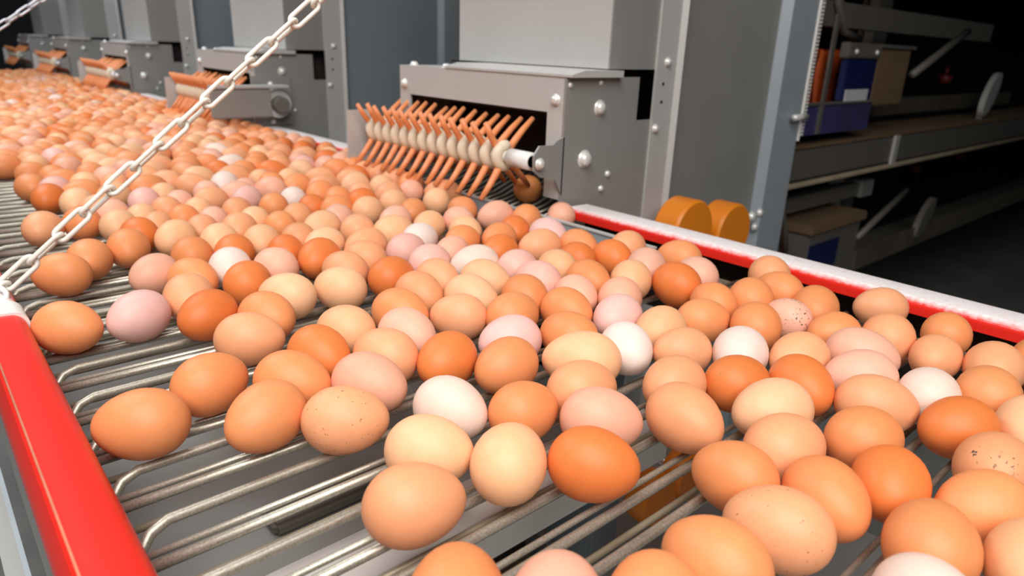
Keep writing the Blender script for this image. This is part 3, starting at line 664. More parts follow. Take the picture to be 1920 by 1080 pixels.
    (5773, 3014, 29, 545, 423, 'o', '', 'orange-brown egg, the one just behind-left of the dirt-flecked pinkish egg', 'eggs on the belt'),
    (886, 7429, 138, 543, 421, 'o', '', 'orange-brown egg under the lower end of the white chain', 'eggs on the belt'),
    (1579, 6966, 209, 502, 400, 'p', '', 'pinkish egg, the one just behind the lilac egg at far left', 'eggs on the belt'),
    (6219, 2967, 73, 517, 410, 'o', '', 'orange-brown egg, the one just behind the dirt-flecked pinkish egg', 'eggs on the belt'),
    (4062, 4911, 291, 538, 422, 'c', '', 'pale cream egg, the one just front-right of the oblong white egg', 'eggs on the belt'),
    (3713, 5229, 267, 519, 411, 't', '', 'light tan egg, the one just front-left of the oblong white egg', 'eggs on the belt'),
    (3381, 5544, 25, 541, 422, 'd', '', 'deep orange egg, the second one behind-right of the middle left cream egg', 'eggs on the belt'),
    (4468, 4596, 89, 545, 424, 'l', '', 'lilac-pink egg, the second one right of the oblong white egg', 'eggs on the belt'),
    (5515, 3693, 68, 589, 448, 'd', '', 'round deep orange egg standing tall among eggs near the dusty rail', 'eggs on the belt'),
    (2221, 6714, 250, 537, 416, 'w', '', 'small whitish egg among orange eggs left of the middle', 'eggs on the belt'),
    (4924, 4321, 260, 521, 411, 'o', '', 'orange-brown egg, the second one behind-left of the plump lilac egg', 'eggs on the belt'),
    (5243, 4042, 216, 541, 420, 'c', '', 'pale cream egg, the one just left of the tall round orange egg', 'eggs on the belt'),
    (3093, 5979, 101, 537, 420, 't', '', 'light tan egg, the second one behind the middle left cream egg', 'eggs on the belt'),
    (2591, 6491, 96, 536, 419, 'p', '', 'pinkish egg, the one just right of the small white egg at left', 'eggs on the belt'),
    (1190, 7774, 258, 547, 424, 'o', '', 'orange-brown egg, the one just behind-right of the egg at the chain foot', 'eggs on the belt'),
    (5960, 3754, 67, 519, 412, 'p', '', 'pinkish egg, the one just behind-right of the tall round orange egg', 'eggs on the belt'),
    (4614, 5050, 17, 509, 406, 'l', '', 'lilac-pink egg, the one just right of the oblong white egg', 'eggs on the belt'),
    (2065, 7374, 71, 539, 418, 'o', '', 'orange-brown egg, the one just behind-left of the small white egg at left', 'eggs on the belt'),
    (6610, 3290, 37, 548, 425, 't', '', 'light tan egg, the second one behind the dirt-flecked pinkish egg', 'eggs on the belt'),
    (4290, 5376, 167, 551, 426, 'w', '', 'whitish oblong egg in the middle of the packed rows', 'eggs on the belt'),
    (3950, 5698, 21, 537, 420, 'l', '', 'lilac-pink egg, the one just in front of the white egg below the comb', 'eggs on the belt'),
    (3071, 6495, 221, 559, 430, 'd', '', 'deep orange egg, the second one right of the small white egg at left', 'eggs on the belt'),
    (4969, 4824, 77, 503, 401, 'c', '', 'pale cream egg, the one just in front of the lilac egg by the strip', 'eggs on the belt'),
    (3451, 6220, 108, 535, 420, 't', '', 'light tan egg, the third one front-left of the white egg below the comb', 'eggs on the belt'),
    (2441, 7193, 247, 529, 413, 'd', '', 'deep orange egg, the one just behind the small white egg at left', 'eggs on the belt'),
    (5735, 4234, 217, 546, 423, 'p', '', 'pinkish egg, the one just behind-left of the tall round orange egg', 'eggs on the belt'),
    (1600, 7984, 257, 550, 426, 'o', '', 'orange-brown egg, the second one behind-right of the egg at the chain foot', 'eggs on the belt'),
    (2921, 6989, 251, 477, 384, 'd', '', 'deep orange egg, the second one behind-right of the small white egg at left', 'eggs on the belt'),
    (5370, 4921, 74, 497, 397, 'd', '', 'deep orange egg, the second one front-right of the lilac egg by the strip', 'eggs on the belt'),
    (4002, 6238, 24, 524, 411, 'l', '', 'lilac-pink egg, the one just front-left of the white egg below the comb', 'eggs on the belt'),
    (5719, 4712, 71, 535, 417, 'd', '', 'deep orange egg, the one just front-left of the egg behind the strip', 'eggs on the belt'),
    (4396, 5931, 203, 462, 379, 'p', '', 'pinkish egg, the one just behind-left of the oblong white egg', 'eggs on the belt'),
    (2463, 7704, 248, 544, 422, 'c', '', 'pale cream egg, the second one behind the small white egg at left', 'eggs on the belt'),
    (6325, 4238, 97, 535, 421, 'o', '', 'orange-brown egg, the one just behind the tall round orange egg', 'eggs on the belt'),
    (3348, 6931, 207, 531, 418, 'c', '', 'pale cream egg, the third one right of the small white egg at left', 'eggs on the belt'),
    (3712, 6638, 193, 536, 421, 't', '', 'light tan egg, the second one left of the white egg below the comb', 'eggs on the belt'),
    (2843, 7448, 247, 527, 412, 'c', '', 'pale cream egg, the one just behind-right of the small white egg at left', 'eggs on the belt'),
    (4857, 5637, 200, 495, 397, 'd', '', 'deep orange egg, the one just behind-right of the oblong white egg', 'eggs on the belt'),
    (2114, 8115, 227, 550, 425, 'c', '', 'pale cream egg, the third one behind-left of the small white egg at left', 'eggs on the belt'),
    (1846, 8548, 83, 536, 416, 'd', '', 'deep orange egg, the second one in front of the lilac egg by the chain', 'eggs on the belt'),
    (5325, 5468, 171, 551, 426, 't', '', 'light tan egg, the one just front-left of the lilac egg by the strip', 'eggs on the belt'),
    (1022, 9363, 249, 546, 423, 't', '', 'light tan egg, the one just behind the egg at the chain foot', 'eggs on the belt'),
    (3250, 7365, 61, 509, 402, 't', '', 'light tan egg, the fourth one behind-right of the small white egg at left', 'eggs on the belt'),
    (5737, 5230, 267, 523, 415, 'o', '', 'orange-brown egg, the one just front-right of the lilac egg by the strip', 'eggs on the belt'),
    (6200, 4864, 17, 532, 414, 't', '', 'light tan egg squeezed between the guide strip and dusty rail', 'eggs on the belt'),
    (4774, 6208, 22, 499, 401, 'o', '', 'orange-brown egg, the one just behind the oblong white egg', 'eggs on the belt'),
    (4400, 6552, 26, 517, 408, 'w', '', 'whitish egg in the packed rows below the finger comb', 'eggs on the belt'),
    (1744, 9053, 252, 536, 415, 'c', '', 'pale cream egg, the second one front-left of the lilac egg by the chain', 'eggs on the belt'),
    (2829, 8088, 246, 551, 427, 't', '', 'light tan egg, the third one behind the small white egg at left', 'eggs on the belt'),
    (5175, 6027, 200, 507, 405, 'o', '', 'orange-brown egg, the second one behind-right of the oblong white egg', 'eggs on the belt'),
    (2518, 8461, 247, 472, 368, 't', '', 'light tan egg, the second one behind-left of the small white egg at left', 'eggs on the belt'),
    (1443, 9473, 87, 539, 418, 'o', '', 'orange-brown egg, the second one behind the egg at the chain foot', 'eggs on the belt'),
    (2138, 8915, 250, 468, 365, 't', '', 'light tan egg, the second one front-right of the lilac egg by the chain', 'eggs on the belt'),
    (3991, 7315, 55, 530, 418, 't', '', 'light tan egg, the third one left of the white egg below the comb', 'eggs on the belt'),
    (3683, 7666, 202, 538, 421, 'c', '', 'pale cream egg in the packed middle rows below the comb', 'packed eggs: pale cream in the packed middle rows'),
    (5807, 5814, 273, 539, 422, 'l', '', 'lilac-pink egg touching the thin guide strip by the comb', 'eggs on the belt'),
    (3344, 8093, 63, 489, 386, 'o', '', 'orange-brown egg, the third one behind-right of the small white egg at left', 'eggs on the belt'),
    (5081, 6551, 263, 494, 396, 'c', '', 'pale cream egg, the second one behind the oblong white egg', 'eggs on the belt'),
    (5611, 6231, 236, 504, 392, 'd', '', 'deep orange egg, the one just left of the lilac egg by the strip', 'eggs on the belt'),
    (2093, 9410, 251, 485, 377, 'c', '', 'pale cream egg, the one just in front of the lilac egg by the chain', 'eggs on the belt'),
    (3162, 8467, 244, 493, 386, 'c', '', 'pale cream egg, the third one front-right of the far white egg', 'eggs on the belt'),
    (2508, 9106, 68, 486, 377, 'o', '', 'orange-brown egg, the third one front-right of the lilac egg by the chain', 'eggs on the belt'),
    (2791, 8861, 66, 469, 365, 'p', '', 'pinkish egg, the second one in front of the far white egg', 'eggs on the belt'),
    (1829, 9727, 70, 538, 417, 'p', '', 'pinkish egg, the one just front-left of the lilac egg by the chain', 'eggs on the belt'),
    (4856, 7042, 204, 488, 392, 'c', '', 'pale cream egg, the one just behind-right of the white egg below the comb', 'eggs on the belt'),
    (4623, 7479, 208, 508, 401, 'p', '', 'pinkish egg, the one just behind-left of the white egg below the comb', 'eggs on the belt'),
    (4076, 7978, 63, 518, 407, 'p', '', 'pinkish egg, the fourth one left of the white egg below the comb', 'eggs on the belt'),
    (3706, 8392, 62, 504, 391, 't', '', 'light tan egg in the packed middle rows below the comb', 'packed eggs: light tan in the packed middle rows'),
    (5302, 6978, 263, 510, 404, 'p', '', 'pinkish egg, the second one front-right of the cream egg by the comb', 'eggs on the belt'),
    (2449, 9644, 90, 520, 397, 't', '', 'light tan egg, the one just front-right of the lilac egg by the chain', 'eggs on the belt'),
    (3170, 9076, 245, 506, 393, 't', '', 'light tan egg, the one just in front of the far white egg', 'eggs on the belt'),
    (2799, 9469, 68, 479, 373, 'c', '', 'pale cream egg, the second one right of the lilac egg by the chain', 'eggs on the belt'),
    (6162, 6602, 37, 523, 407, 'o', '', 'orange-brown egg, the one just behind-left of the lilac egg by the strip', 'eggs on the belt'),
    (5887, 6938, 175, 545, 420, 'p', '', 'pinkish egg, the one just right of the cream egg by the comb', 'eggs on the belt'),
    (4625, 8155, 33, 530, 413, 'c', '', 'pale cream egg, the third one behind-left of the white egg below the comb', 'eggs on the belt'),
    (1351, 11127, 248, 542, 421, 'd', '', 'blurred deep orange egg packed left of the white chain', 'packed eggs: deep orange left of the white chain'),
    (2336, 10253, 249, 532, 412, 'l', '', 'lilac-pink blurred egg just right of the chain', 'eggs on the belt'),
    (5118, 7806, 229, 476, 386, 'o', '', 'orange-brown egg, the one just front-left of the cream egg by the comb', 'eggs on the belt'),
    (3698, 9125, 62, 505, 394, 'o', '', 'orange-brown egg, the fourth one front-right of the far white egg', 'eggs on the belt'),
    (4100, 8782, 64, 499, 390, 'd', '', 'deep orange egg in the packed middle rows below the comb', 'packed eggs: deep orange in the packed middle rows'),
    (2723, 10020, 248, 486, 377, 'p', '', 'pinkish egg, the one just right of the lilac egg by the chain', 'eggs on the belt'),
    (6710, 6489, 52, 501, 391, 'p', '', 'pinkish egg, the one just behind-right of the lilac egg by the strip', 'eggs on the belt'),
    (5743, 7504, 83, 504, 401, 'o', '', 'orange-brown egg, the one just front-right of the cream egg by the comb', 'eggs on the belt'),
    (5189, 8412, 48, 517, 407, 'c', '', 'pale cream egg, the one just left of the cream egg by the comb', 'eggs on the belt'),
    (2698, 10657, 69, 494, 384, 'c', '', 'pale cream egg, the one just behind-right of the lilac egg by the chain', 'eggs on the belt'),
    (4612, 9003, 241, 517, 404, 'o', '', 'orange-brown egg in the packed middle rows below the comb', 'packed eggs: orange-brown in the packed middle rows'),
    (4126, 9441, 61, 486, 379, 'w', '', 'whitish egg in the packed middle rows below the comb', 'packed eggs: whitish in the packed middle rows'),
    (1286, 12090, 270, 547, 423, 'o', '', 'blurred orange-brown egg packed left of the white chain', 'packed eggs: orange-brown left of the white chain'),
    (5778, 8169, 52, 520, 403, 'c', '', 'pale cream egg standing on end by the finger comb', 'eggs on the belt'),
    (3257, 10491, 67, 501, 389, 'p', '', 'pinkish egg, the one just front-left of the far white egg', 'eggs on the belt'),
    (5115, 9235, 51, 503, 392, 't', '', 'light tan egg in the packed middle rows below the comb', 'packed eggs: light tan in the packed middle rows'),
    (3819, 10475, 64, 485, 377, 'p', '', 'pinkish egg, the one just right of the far white egg', 'eggs on the belt'),
    (3650, 10874, 242, 548, 425, 'w', '', 'whitish blurred egg far back right of the chain', 'eggs on the belt'),
    (5846, 8956, 63, 502, 393, 'p', '', 'pinkish egg, the one just behind-left of the cream egg by the comb', 'eggs on the belt'),
    (5630, 9476, 66, 522, 406, 'c', '', 'pale cream egg, the third one left of the cream egg by the comb', 'eggs on the belt'),
    (4298, 6973, 17, 600, 434, 'c', '', 'pale cream egg, the one just left of the white egg below the comb', 'eggs on the belt'),
    (1756, 10168, 176, 477, 403, 't', '', 'light tan egg, the second one left of the lilac egg by the chain', 'eggs on the belt'),
    (1602, 10646, 250, 554, 414, 'c', '', 'pale cream egg, the fourth one behind the egg at the chain foot', 'eggs on the belt'),
    (4299, 8419, 31, 520, 422, 'o', '', 'orange-brown egg in the packed middle rows below the comb', 'packed eggs: orange-brown in the packed middle rows'),
    (3117, 9890, 24, 527, 410, 't', '', 'light tan egg, the second one front-left of the far white egg', 'eggs on the belt'),
    (2115, 10954, 213, 514, 395, 'c', '', 'pale cream egg, the one just left of the lilac egg by the chain', 'eggs on the belt'),
    (3531, 9682, 224, 517, 406, 'l', '', 'lilac-pink egg, the second one front-right of the far white egg', 'eggs on the belt'),
    (4798, 8611, 44, 534, 431, 'd', '', 'deep orange egg in the packed middle rows below the comb', 'packed eggs: deep orange in the packed middle rows'),
    (1792, 11339, 183, 527, 409, 'o', '', 'orange-brown egg, the fourth one left of the lilac egg by the chain', 'eggs on the belt'),
    (1530, 11687, 66, 534, 427, 'l', '', 'blurred lilac-pink egg packed left of the white chain', 'packed eggs: lilac-pink left of the white chain'),
    (3556, 10116, 172, 526, 404, 'p', '', 'pinkish egg, the one just front-right of the far white egg', 'eggs on the belt'),
    (2633, 11105, 33, 619, 438, 'o', '', 'orange-brown egg, the one just behind the lilac egg by the chain', 'eggs on the belt'),
    (4554, 9450, 223, 506, 425, 'o', '', 'orange-brown egg in the packed middle rows below the comb', 'packed eggs: orange-brown in the packed middle rows'),
    (1940, 11889, 260, 534, 413, 'c', '', 'pale cream egg, the third one left of the lilac egg by the chain', 'eggs on the belt'),
    (4045, 10062, 131, 512, 438, 'p', '', 'pinkish egg, the third one right of the far white egg', 'eggs on the belt'),
    (2297, 11638, 264, 533, 413, 't', '', 'light tan egg, the one just behind-left of the lilac egg by the chain', 'eggs on the belt'),
    (5404, 8880, 42, 523, 423, 't', '', 'light tan egg, the second one left of the cream egg by the comb', 'eggs on the belt'),
    (1711, 12298, 181, 551, 423, 'o', '', 'blurred orange-brown egg packed left of the white chain', 'packed eggs: orange-brown left of the white chain'),
    (3244, 11087, 341, 510, 403, 't', '', 'light tan egg, the second one left of the far white egg', 'eggs on the belt'),
    (6159, 8539, 135, 590, 431, 't', '', 'light tan egg, the one just behind-right of the cream egg by the comb', 'eggs on the belt'),
    (2962, 11481, 141, 532, 418, 't', '', 'light tan egg, the second one behind-right of the lilac egg by the chain', 'eggs on the belt'),
    (4832, 9867, 21, 554, 435, 't', '', 'light tan egg in the packed middle rows below the comb', 'packed eggs: light tan in the packed middle rows'),
    (4512, 10161, 211, 533, 423, 'o', '', 'orange-brown egg in the packed middle rows below the comb', 'packed eggs: orange-brown in the packed middle rows'),
    (1671, 12756, 259, 521, 419, 'o', '', 'blurred orange-brown egg packed left of the white chain', 'packed eggs: orange-brown left of the white chain'),
    (2328, 12170, 283, 564, 431, 'p', '', 'pinkish egg, the third one behind-left of the lilac egg by the chain', 'eggs on the belt'),
    (4250, 10506, 252, 510, 417, 'o', '', 'orange-brown egg, the fourth one right of the far white egg', 'eggs on the belt'),
    (2793, 11986, 302, 604, 438, 't', '', 'light tan egg, the second one behind the lilac egg by the chain', 'eggs on the belt'),
    (5300, 9745, 199, 504, 436, 'c', '', 'pale cream egg in the packed middle rows below the comb', 'packed eggs: pale cream in the packed middle rows'),
    (1467, 13234, 11, 510, 419, 'o', '', 'blurred orange-brown egg packed left of the white chain', 'packed eggs: orange-brown left of the white chain'),
    (3500, 11594, 3, 536, 418, 'c', '', 'pale cream egg, the one just left of the far white egg', 'eggs on the belt'),
    (2196, 12812, 232, 485, 413, 'o', '', 'blurred orange-brown egg packed left of the white chain', 'packed eggs: orange-brown left of the white chain'),
    (4272, 10991, 70, 498, 396, 'c', '', 'pale cream egg, the second one right of the far white egg', 'eggs on the belt'),
    (3945, 11295, 187, 593, 448, 't', '', 'light tan egg, the one just behind-right of the far white egg', 'eggs on the belt'),
    (6116, 9377, 218, 532, 420, 'o', '', 'orange-brown egg, the second one behind-left of the cream egg by the comb', 'eggs on the belt'),
    (4679, 10765, 43, 520, 410, 'c', '', 'pale cream egg in the packed middle rows below the comb', 'packed eggs: pale cream in the packed middle rows'),
    (5468, 10151, 327, 534, 414, 't', '', 'light tan egg in the packed middle rows below the comb', 'packed eggs: light tan in the packed middle rows'),
    (5085, 10520, 144, 549, 424, 't', '', 'light tan egg in the packed middle rows below the comb', 'packed eggs: light tan in the packed middle rows'),
    (2979, 12420, 15, 588, 434, 'c', '', 'pale cream egg, the third one behind the lilac egg by the chain', 'eggs on the belt'),
    (3459, 12138, 268, 559, 420, 't', '', 'light tan egg, the third one left of the far white egg', 'eggs on the belt'),
    (2721, 12825, 124, 533, 420, 'p', '', 'pinkish egg, the second one behind-left of the lilac egg by the chain', 'eggs on the belt'),
    (1186, 14216, 192, 567, 426, 'o', '', 'blurred orange-brown egg packed left of the white chain', 'packed eggs: orange-brown left of the white chain'),
    (2001, 13495, 54, 558, 433, 'p', '', 'blurred pinkish egg packed left of the white chain', 'packed eggs: pinkish left of the white chain'),
    (6105, 9825, 138, 522, 418, 't', '', 'light tan egg, the third one behind-left of the cream egg by the comb', 'eggs on the belt'),
    (1609, 13973, 82, 562, 430, 'c', '', 'blurred pale cream egg packed left of the white chain', 'packed eggs: pale cream left of the white chain'),
    (943, 14580, 40, 551, 435, 't', '', 'light tan egg, the one just behind-left of the egg at the chain foot', 'eggs on the belt'),
    (4250, 11690, 215, 516, 436, 'o', '', 'orange-brown egg, the second one behind-right of the far white egg', 'eggs on the belt'),
    (3929, 12027, 115, 518, 423, 'd', '', 'deep orange egg, the one just behind-left of the far white egg', 'eggs on the belt'),
    (2581, 13256, 197, 544, 397, 'c', '', 'pale cream egg, the fourth one behind-left of the lilac egg by the chain', 'eggs on the belt'),
    (5690, 10513, 117, 579, 417, 'd', '', 'deep orange egg in the packed middle rows below the comb', 'packed eggs: deep orange in the packed middle rows'),
    (814, 15002, 214, 572, 440, 'p', '', 'pinkish egg, the one just behind-left of the egg by the rail sleeve', 'eggs on the belt'),
    (4720, 11564, 330, 534, 420, 'd', '', 'blurred deep orange egg packed between the white chain and the finger comb', 'packed eggs: deep orange between the white chain and the finger comb'),
    (2063, 13989, 144, 544, 426, 'o', '', 'blurred orange-brown egg packed left of the white chain', 'packed eggs: orange-brown left of the white chain'),
    (6162, 10335, 335, 541, 427, 't', '', 'light tan egg, the fourth one behind-left of the cream egg by the comb', 'eggs on the belt'),
    (3244, 13022, 182, 586, 417, 't', '', 'light tan egg, the fourth one behind the lilac egg by the chain', 'eggs on the belt'),
    (3623, 12692, 149, 536, 435, 'o', '', 'orange-brown egg, the fourth one behind-left of the far white egg', 'eggs on the belt'),
    (1617, 14510, 276, 534, 413, 't', '', 'blurred light tan egg packed left of the white chain', 'packed eggs: light tan left of the white chain'),
    (2503, 13751, 7, 521, 411, 'c', '', 'blurred pale cream egg packed left of the white chain', 'packed eggs: pale cream left of the white chain'),
    (5168, 11381, 287, 508, 421, 'c', '', 'blurred pale cream egg packed between the white chain and the finger comb', 'packed eggs: pale cream between the white chain and the finger comb'),
    (1311, 14890, 333, 528, 416, 'o', '', 'blurred orange-brown egg packed left of the white chain', 'packed eggs: orange-brown left of the white chain'),
    (5638, 11042, 118, 552, 449, 'o', '', 'blurred orange-brown egg packed between the white chain and the finger comb', 'packed eggs: orange-brown between the white chain and the finger comb'),
    (4583, 12075, 71, 548, 427, 'o', '', 'orange-brown egg, the third one behind-right of the far white egg', 'eggs on the belt'),
    (6072, 10767, 181, 528, 412, 't', '', 'blurred light tan egg packed between the white chain and the finger comb', 'packed eggs: light tan between the white chain and the finger comb'),
    (2964, 13594, 22, 547, 441, 't', '', 'blurred light tan egg packed left of the white chain', 'packed eggs: light tan left of the white chain'),
    (4305, 12432, 187, 577, 436, 'w', '', 'whitish egg, the one just behind the far white egg', 'eggs on the belt'),
    (5011, 11954, 61, 571, 448, 't', '', 'blurred light tan egg packed between the white chain and the finger comb', 'packed eggs: light tan between the white chain and the finger comb'),
    (4035, 12835, 122, 529, 412, 'o', '', 'orange-brown egg, the second one behind-left of the far white egg', 'eggs on the belt'),
    (2000, 14718, 262, 560, 416, 'l', '', 'blurred lilac-pink egg packed left of the white chain', 'packed eggs: lilac-pink left of the white chain'),
    (2508, 14339, 304, 541, 417, 'c', '', 'blurred pale cream egg packed left of the white chain', 'packed eggs: pale cream left of the white chain'),
    (2925, 14053, 35, 562, 448, 'o', '', 'blurred orange-brown egg packed left of the white chain', 'packed eggs: orange-brown left of the white chain'),
    (1719, 15143, 121, 553, 436, 't', '', 'blurred light tan egg packed left of the white chain', 'packed eggs: light tan left of the white chain'),
    (5725, 11542, 261, 523, 422, 'p', '', 'blurred pinkish egg packed between the white chain and the finger comb', 'packed eggs: pinkish between the white chain and the finger comb'),
    (1380, 15504, 197, 613, 436, 'p', '', 'blurred pinkish egg packed left of the white chain', 'packed eggs: pinkish left of the white chain'),
    (6131, 11251, 315, 518, 424, 'o', '', 'blurred orange-brown egg packed between the white chain and the finger comb', 'packed eggs: orange-brown between the white chain and the finger comb'),
    (5446, 11867, 36, 496, 413, 'l', '', 'blurred lilac-pink egg packed between the white chain and the finger comb', 'packed eggs: lilac-pink between the white chain and the finger comb'),
    (3833, 13344, 103, 559, 423, 'o', '', 'blurred orange-brown egg packed between the white chain and the finger comb', 'packed eggs: orange-brown between the white chain and the finger comb'),
    (3397, 13815, 264, 557, 410, 'c', '', 'blurred pale cream egg packed between the white chain and the finger comb', 'packed eggs: pale cream between the white chain and the finger comb'),
    (4864, 12604, 238, 538, 424, 'o', '', 'orange-brown egg, the fourth one behind-right of the far white egg', 'eggs on the belt'),
    (1180, 15966, 122, 589, 456, 't', '', 'light tan egg, the third one behind-left of the egg at the chain foot', 'eggs on the belt'),
    (4267, 13224, 278, 536, 439, 'p', '', 'pinkish egg, the second one behind the far white egg', 'eggs on the belt'),
    (2477, 14872, 279, 587, 435, 't', '', 'blurred light tan egg packed left of the white chain', 'packed eggs: light tan left of the white chain'),
    (2164, 15215, 251, 505, 399, 'c', '', 'blurred pale cream egg packed left of the white chain', 'packed eggs: pale cream left of the white chain'),
    (5562, 12328, 54, 530, 411, 'p', '', 'blurred pinkish egg packed between the white chain and the finger comb', 'packed eggs: pinkish between the white chain and the finger comb'),
    (6198, 11759, 13, 567, 443, 'p', '', 'blurred pinkish egg packed between the white chain and the finger comb', 'packed eggs: pinkish between the white chain and the finger comb'),
    (3196, 14479, 12, 547, 441, 'c', '', 'blurred pale cream egg packed left of the white chain', 'packed eggs: pale cream left of the white chain'),
    (1976, 15604, 47, 536, 422, 'o', '', 'blurred orange-brown egg packed left of the white chain', 'packed eggs: orange-brown left of the white chain'),
    (4200, 13696, 158, 541, 408, 't', '', 'light tan egg, the third one behind-left of the far white egg', 'eggs on the belt'),
    (3626, 14263, 35, 507, 444, 't', '', 'blurred light tan egg packed between the white chain and the finger comb', 'packed eggs: light tan between the white chain and the finger comb'),
    (4726, 13332, 349, 546, 421, 't', '', 'light tan egg, the third one behind the far white egg', 'eggs on the belt'),
    (2885, 14990, 118, 535, 406, 'c', '', 'blurred pale cream egg packed left of the white chain', 'packed eggs: pale cream left of the white chain'),
    (5296, 12826, 182, 511, 404, 't', '', 'blurred light tan egg packed between the white chain and the finger comb', 'packed eggs: light tan between the white chain and the finger comb'),
    (1524, 16312, 39, 533, 417, 't', '', 'blurred light tan egg packed left of the white chain', 'packed eggs: light tan left of the white chain'),
    (6093, 12211, 340, 525, 424, 'd', '', 'blurred deep orange egg packed between the white chain and the finger comb', 'packed eggs: deep orange between the white chain and the finger comb'),
    (4031, 14101, 229, 515, 417, 't', '', 'blurred light tan egg packed between the white chain and the finger comb', 'packed eggs: light tan between the white chain and the finger comb'),
    (2480, 15561, 186, 540, 413, 'p', '', 'blurred pinkish egg packed left of the white chain', 'packed eggs: pinkish left of the white chain'),
    (2084, 16054, 317, 511, 422, 't', '', 'blurred light tan egg packed left of the white chain', 'packed eggs: light tan left of the white chain'),
    (5205, 13287, 266, 560, 432, 'c', '', 'blurred pale cream egg packed between the white chain and the finger comb', 'packed eggs: pale cream between the white chain and the finger comb'),
    (3341, 15010, 193, 510, 388, 'c', '', 'blurred pale cream egg packed left of the white chain', 'packed eggs: pale cream left of the white chain'),
    (4590, 13900, 301, 598, 443, 'w', '', 'whitish egg, the fourth one behind the far white egg', 'eggs on the belt'),
    (3702, 14704, 327, 540, 424, 'p', '', 'blurred pinkish egg packed between the white chain and the finger comb', 'packed eggs: pinkish between the white chain and the finger comb'),
    (1467, 16779, 306, 541, 423, 'd', '', 'blurred deep orange egg packed left of the white chain', 'packed eggs: deep orange left of the white chain'),
    (6583, 12212, 51, 585, 442, 't', '', 'blurred light tan egg packed between the white chain and the finger comb', 'packed eggs: light tan between the white chain and the finger comb'),
    (5902, 12855, 151, 533, 418, 't', '', 'blurred light tan egg packed between the white chain and the finger comb', 'packed eggs: light tan between the white chain and the finger comb'),
    (5041, 13779, 54, 547, 430, 'o', '', 'blurred orange-brown egg packed between the white chain and the finger comb', 'packed eggs: orange-brown between the white chain and the finger comb'),
    (1209, 17233, 127, 523, 425, 't', '', 'light tan egg, the fourth one behind-left of the egg at the chain foot', 'eggs on the belt'),
    (4248, 14550, 68, 507, 424, 'o', '', 'blurred orange-brown egg packed between the white chain and the finger comb', 'packed eggs: orange-brown between the white chain and the finger comb'),
    (2639, 16005, 270, 547, 425, 'o', '', 'blurred orange-brown egg packed left of the white chain', 'packed eggs: orange-brown left of the white chain'),
    (5658, 13312, 44, 553, 430, 't', '', 'blurred light tan egg packed between the white chain and the finger comb', 'packed eggs: light tan between the white chain and the finger comb'),
    (1909, 16701, 49, 516, 417, 'p', '', 'blurred pinkish egg packed left of the white chain', 'packed eggs: pinkish left of the white chain'),
    (3004, 15728, 280, 543, 414, 'o', '', 'blurred orange-brown egg packed left of the white chain', 'packed eggs: orange-brown left of the white chain'),
    (6363, 12710, 95, 556, 398, 'c', '', 'blurred pale cream egg packed between the white chain and the finger comb', 'packed eggs: pale cream between the white chain and the finger comb'),
    (2274, 16495, 221, 500, 397, 'o', '', 'blurred orange-brown egg packed left of the white chain', 'packed eggs: orange-brown left of the white chain'),
    (3539, 15411, 22, 549, 427, 'p', '', 'blurred pinkish egg packed left of the white chain', 'packed eggs: pinkish left of the white chain'),
    (4866, 14239, 318, 570, 431, 't', '', 'blurred light tan egg packed between the white chain and the finger comb', 'packed eggs: light tan between the white chain and the finger comb'),
    (4107, 15026, 110, 538, 438, 'p', '', 'blurred pinkish egg packed between the white chain and the finger comb', 'packed eggs: pinkish between the white chain and the finger comb'),
    (1783, 17126, 347, 555, 439, 't', '', 'blurred light tan egg packed left of the white chain', 'packed eggs: light tan left of the white chain'),
    (4693, 14707, 248, 536, 420, 'c', '', 'blurred pale cream egg packed between the white chain and the finger comb', 'packed eggs: pale cream between the white chain and the finger comb'),
    (1395, 17683, 308, 582, 432, 't', '', 'blurred light tan egg packed left of the white chain', 'packed eggs: light tan left of the white chain'),
]
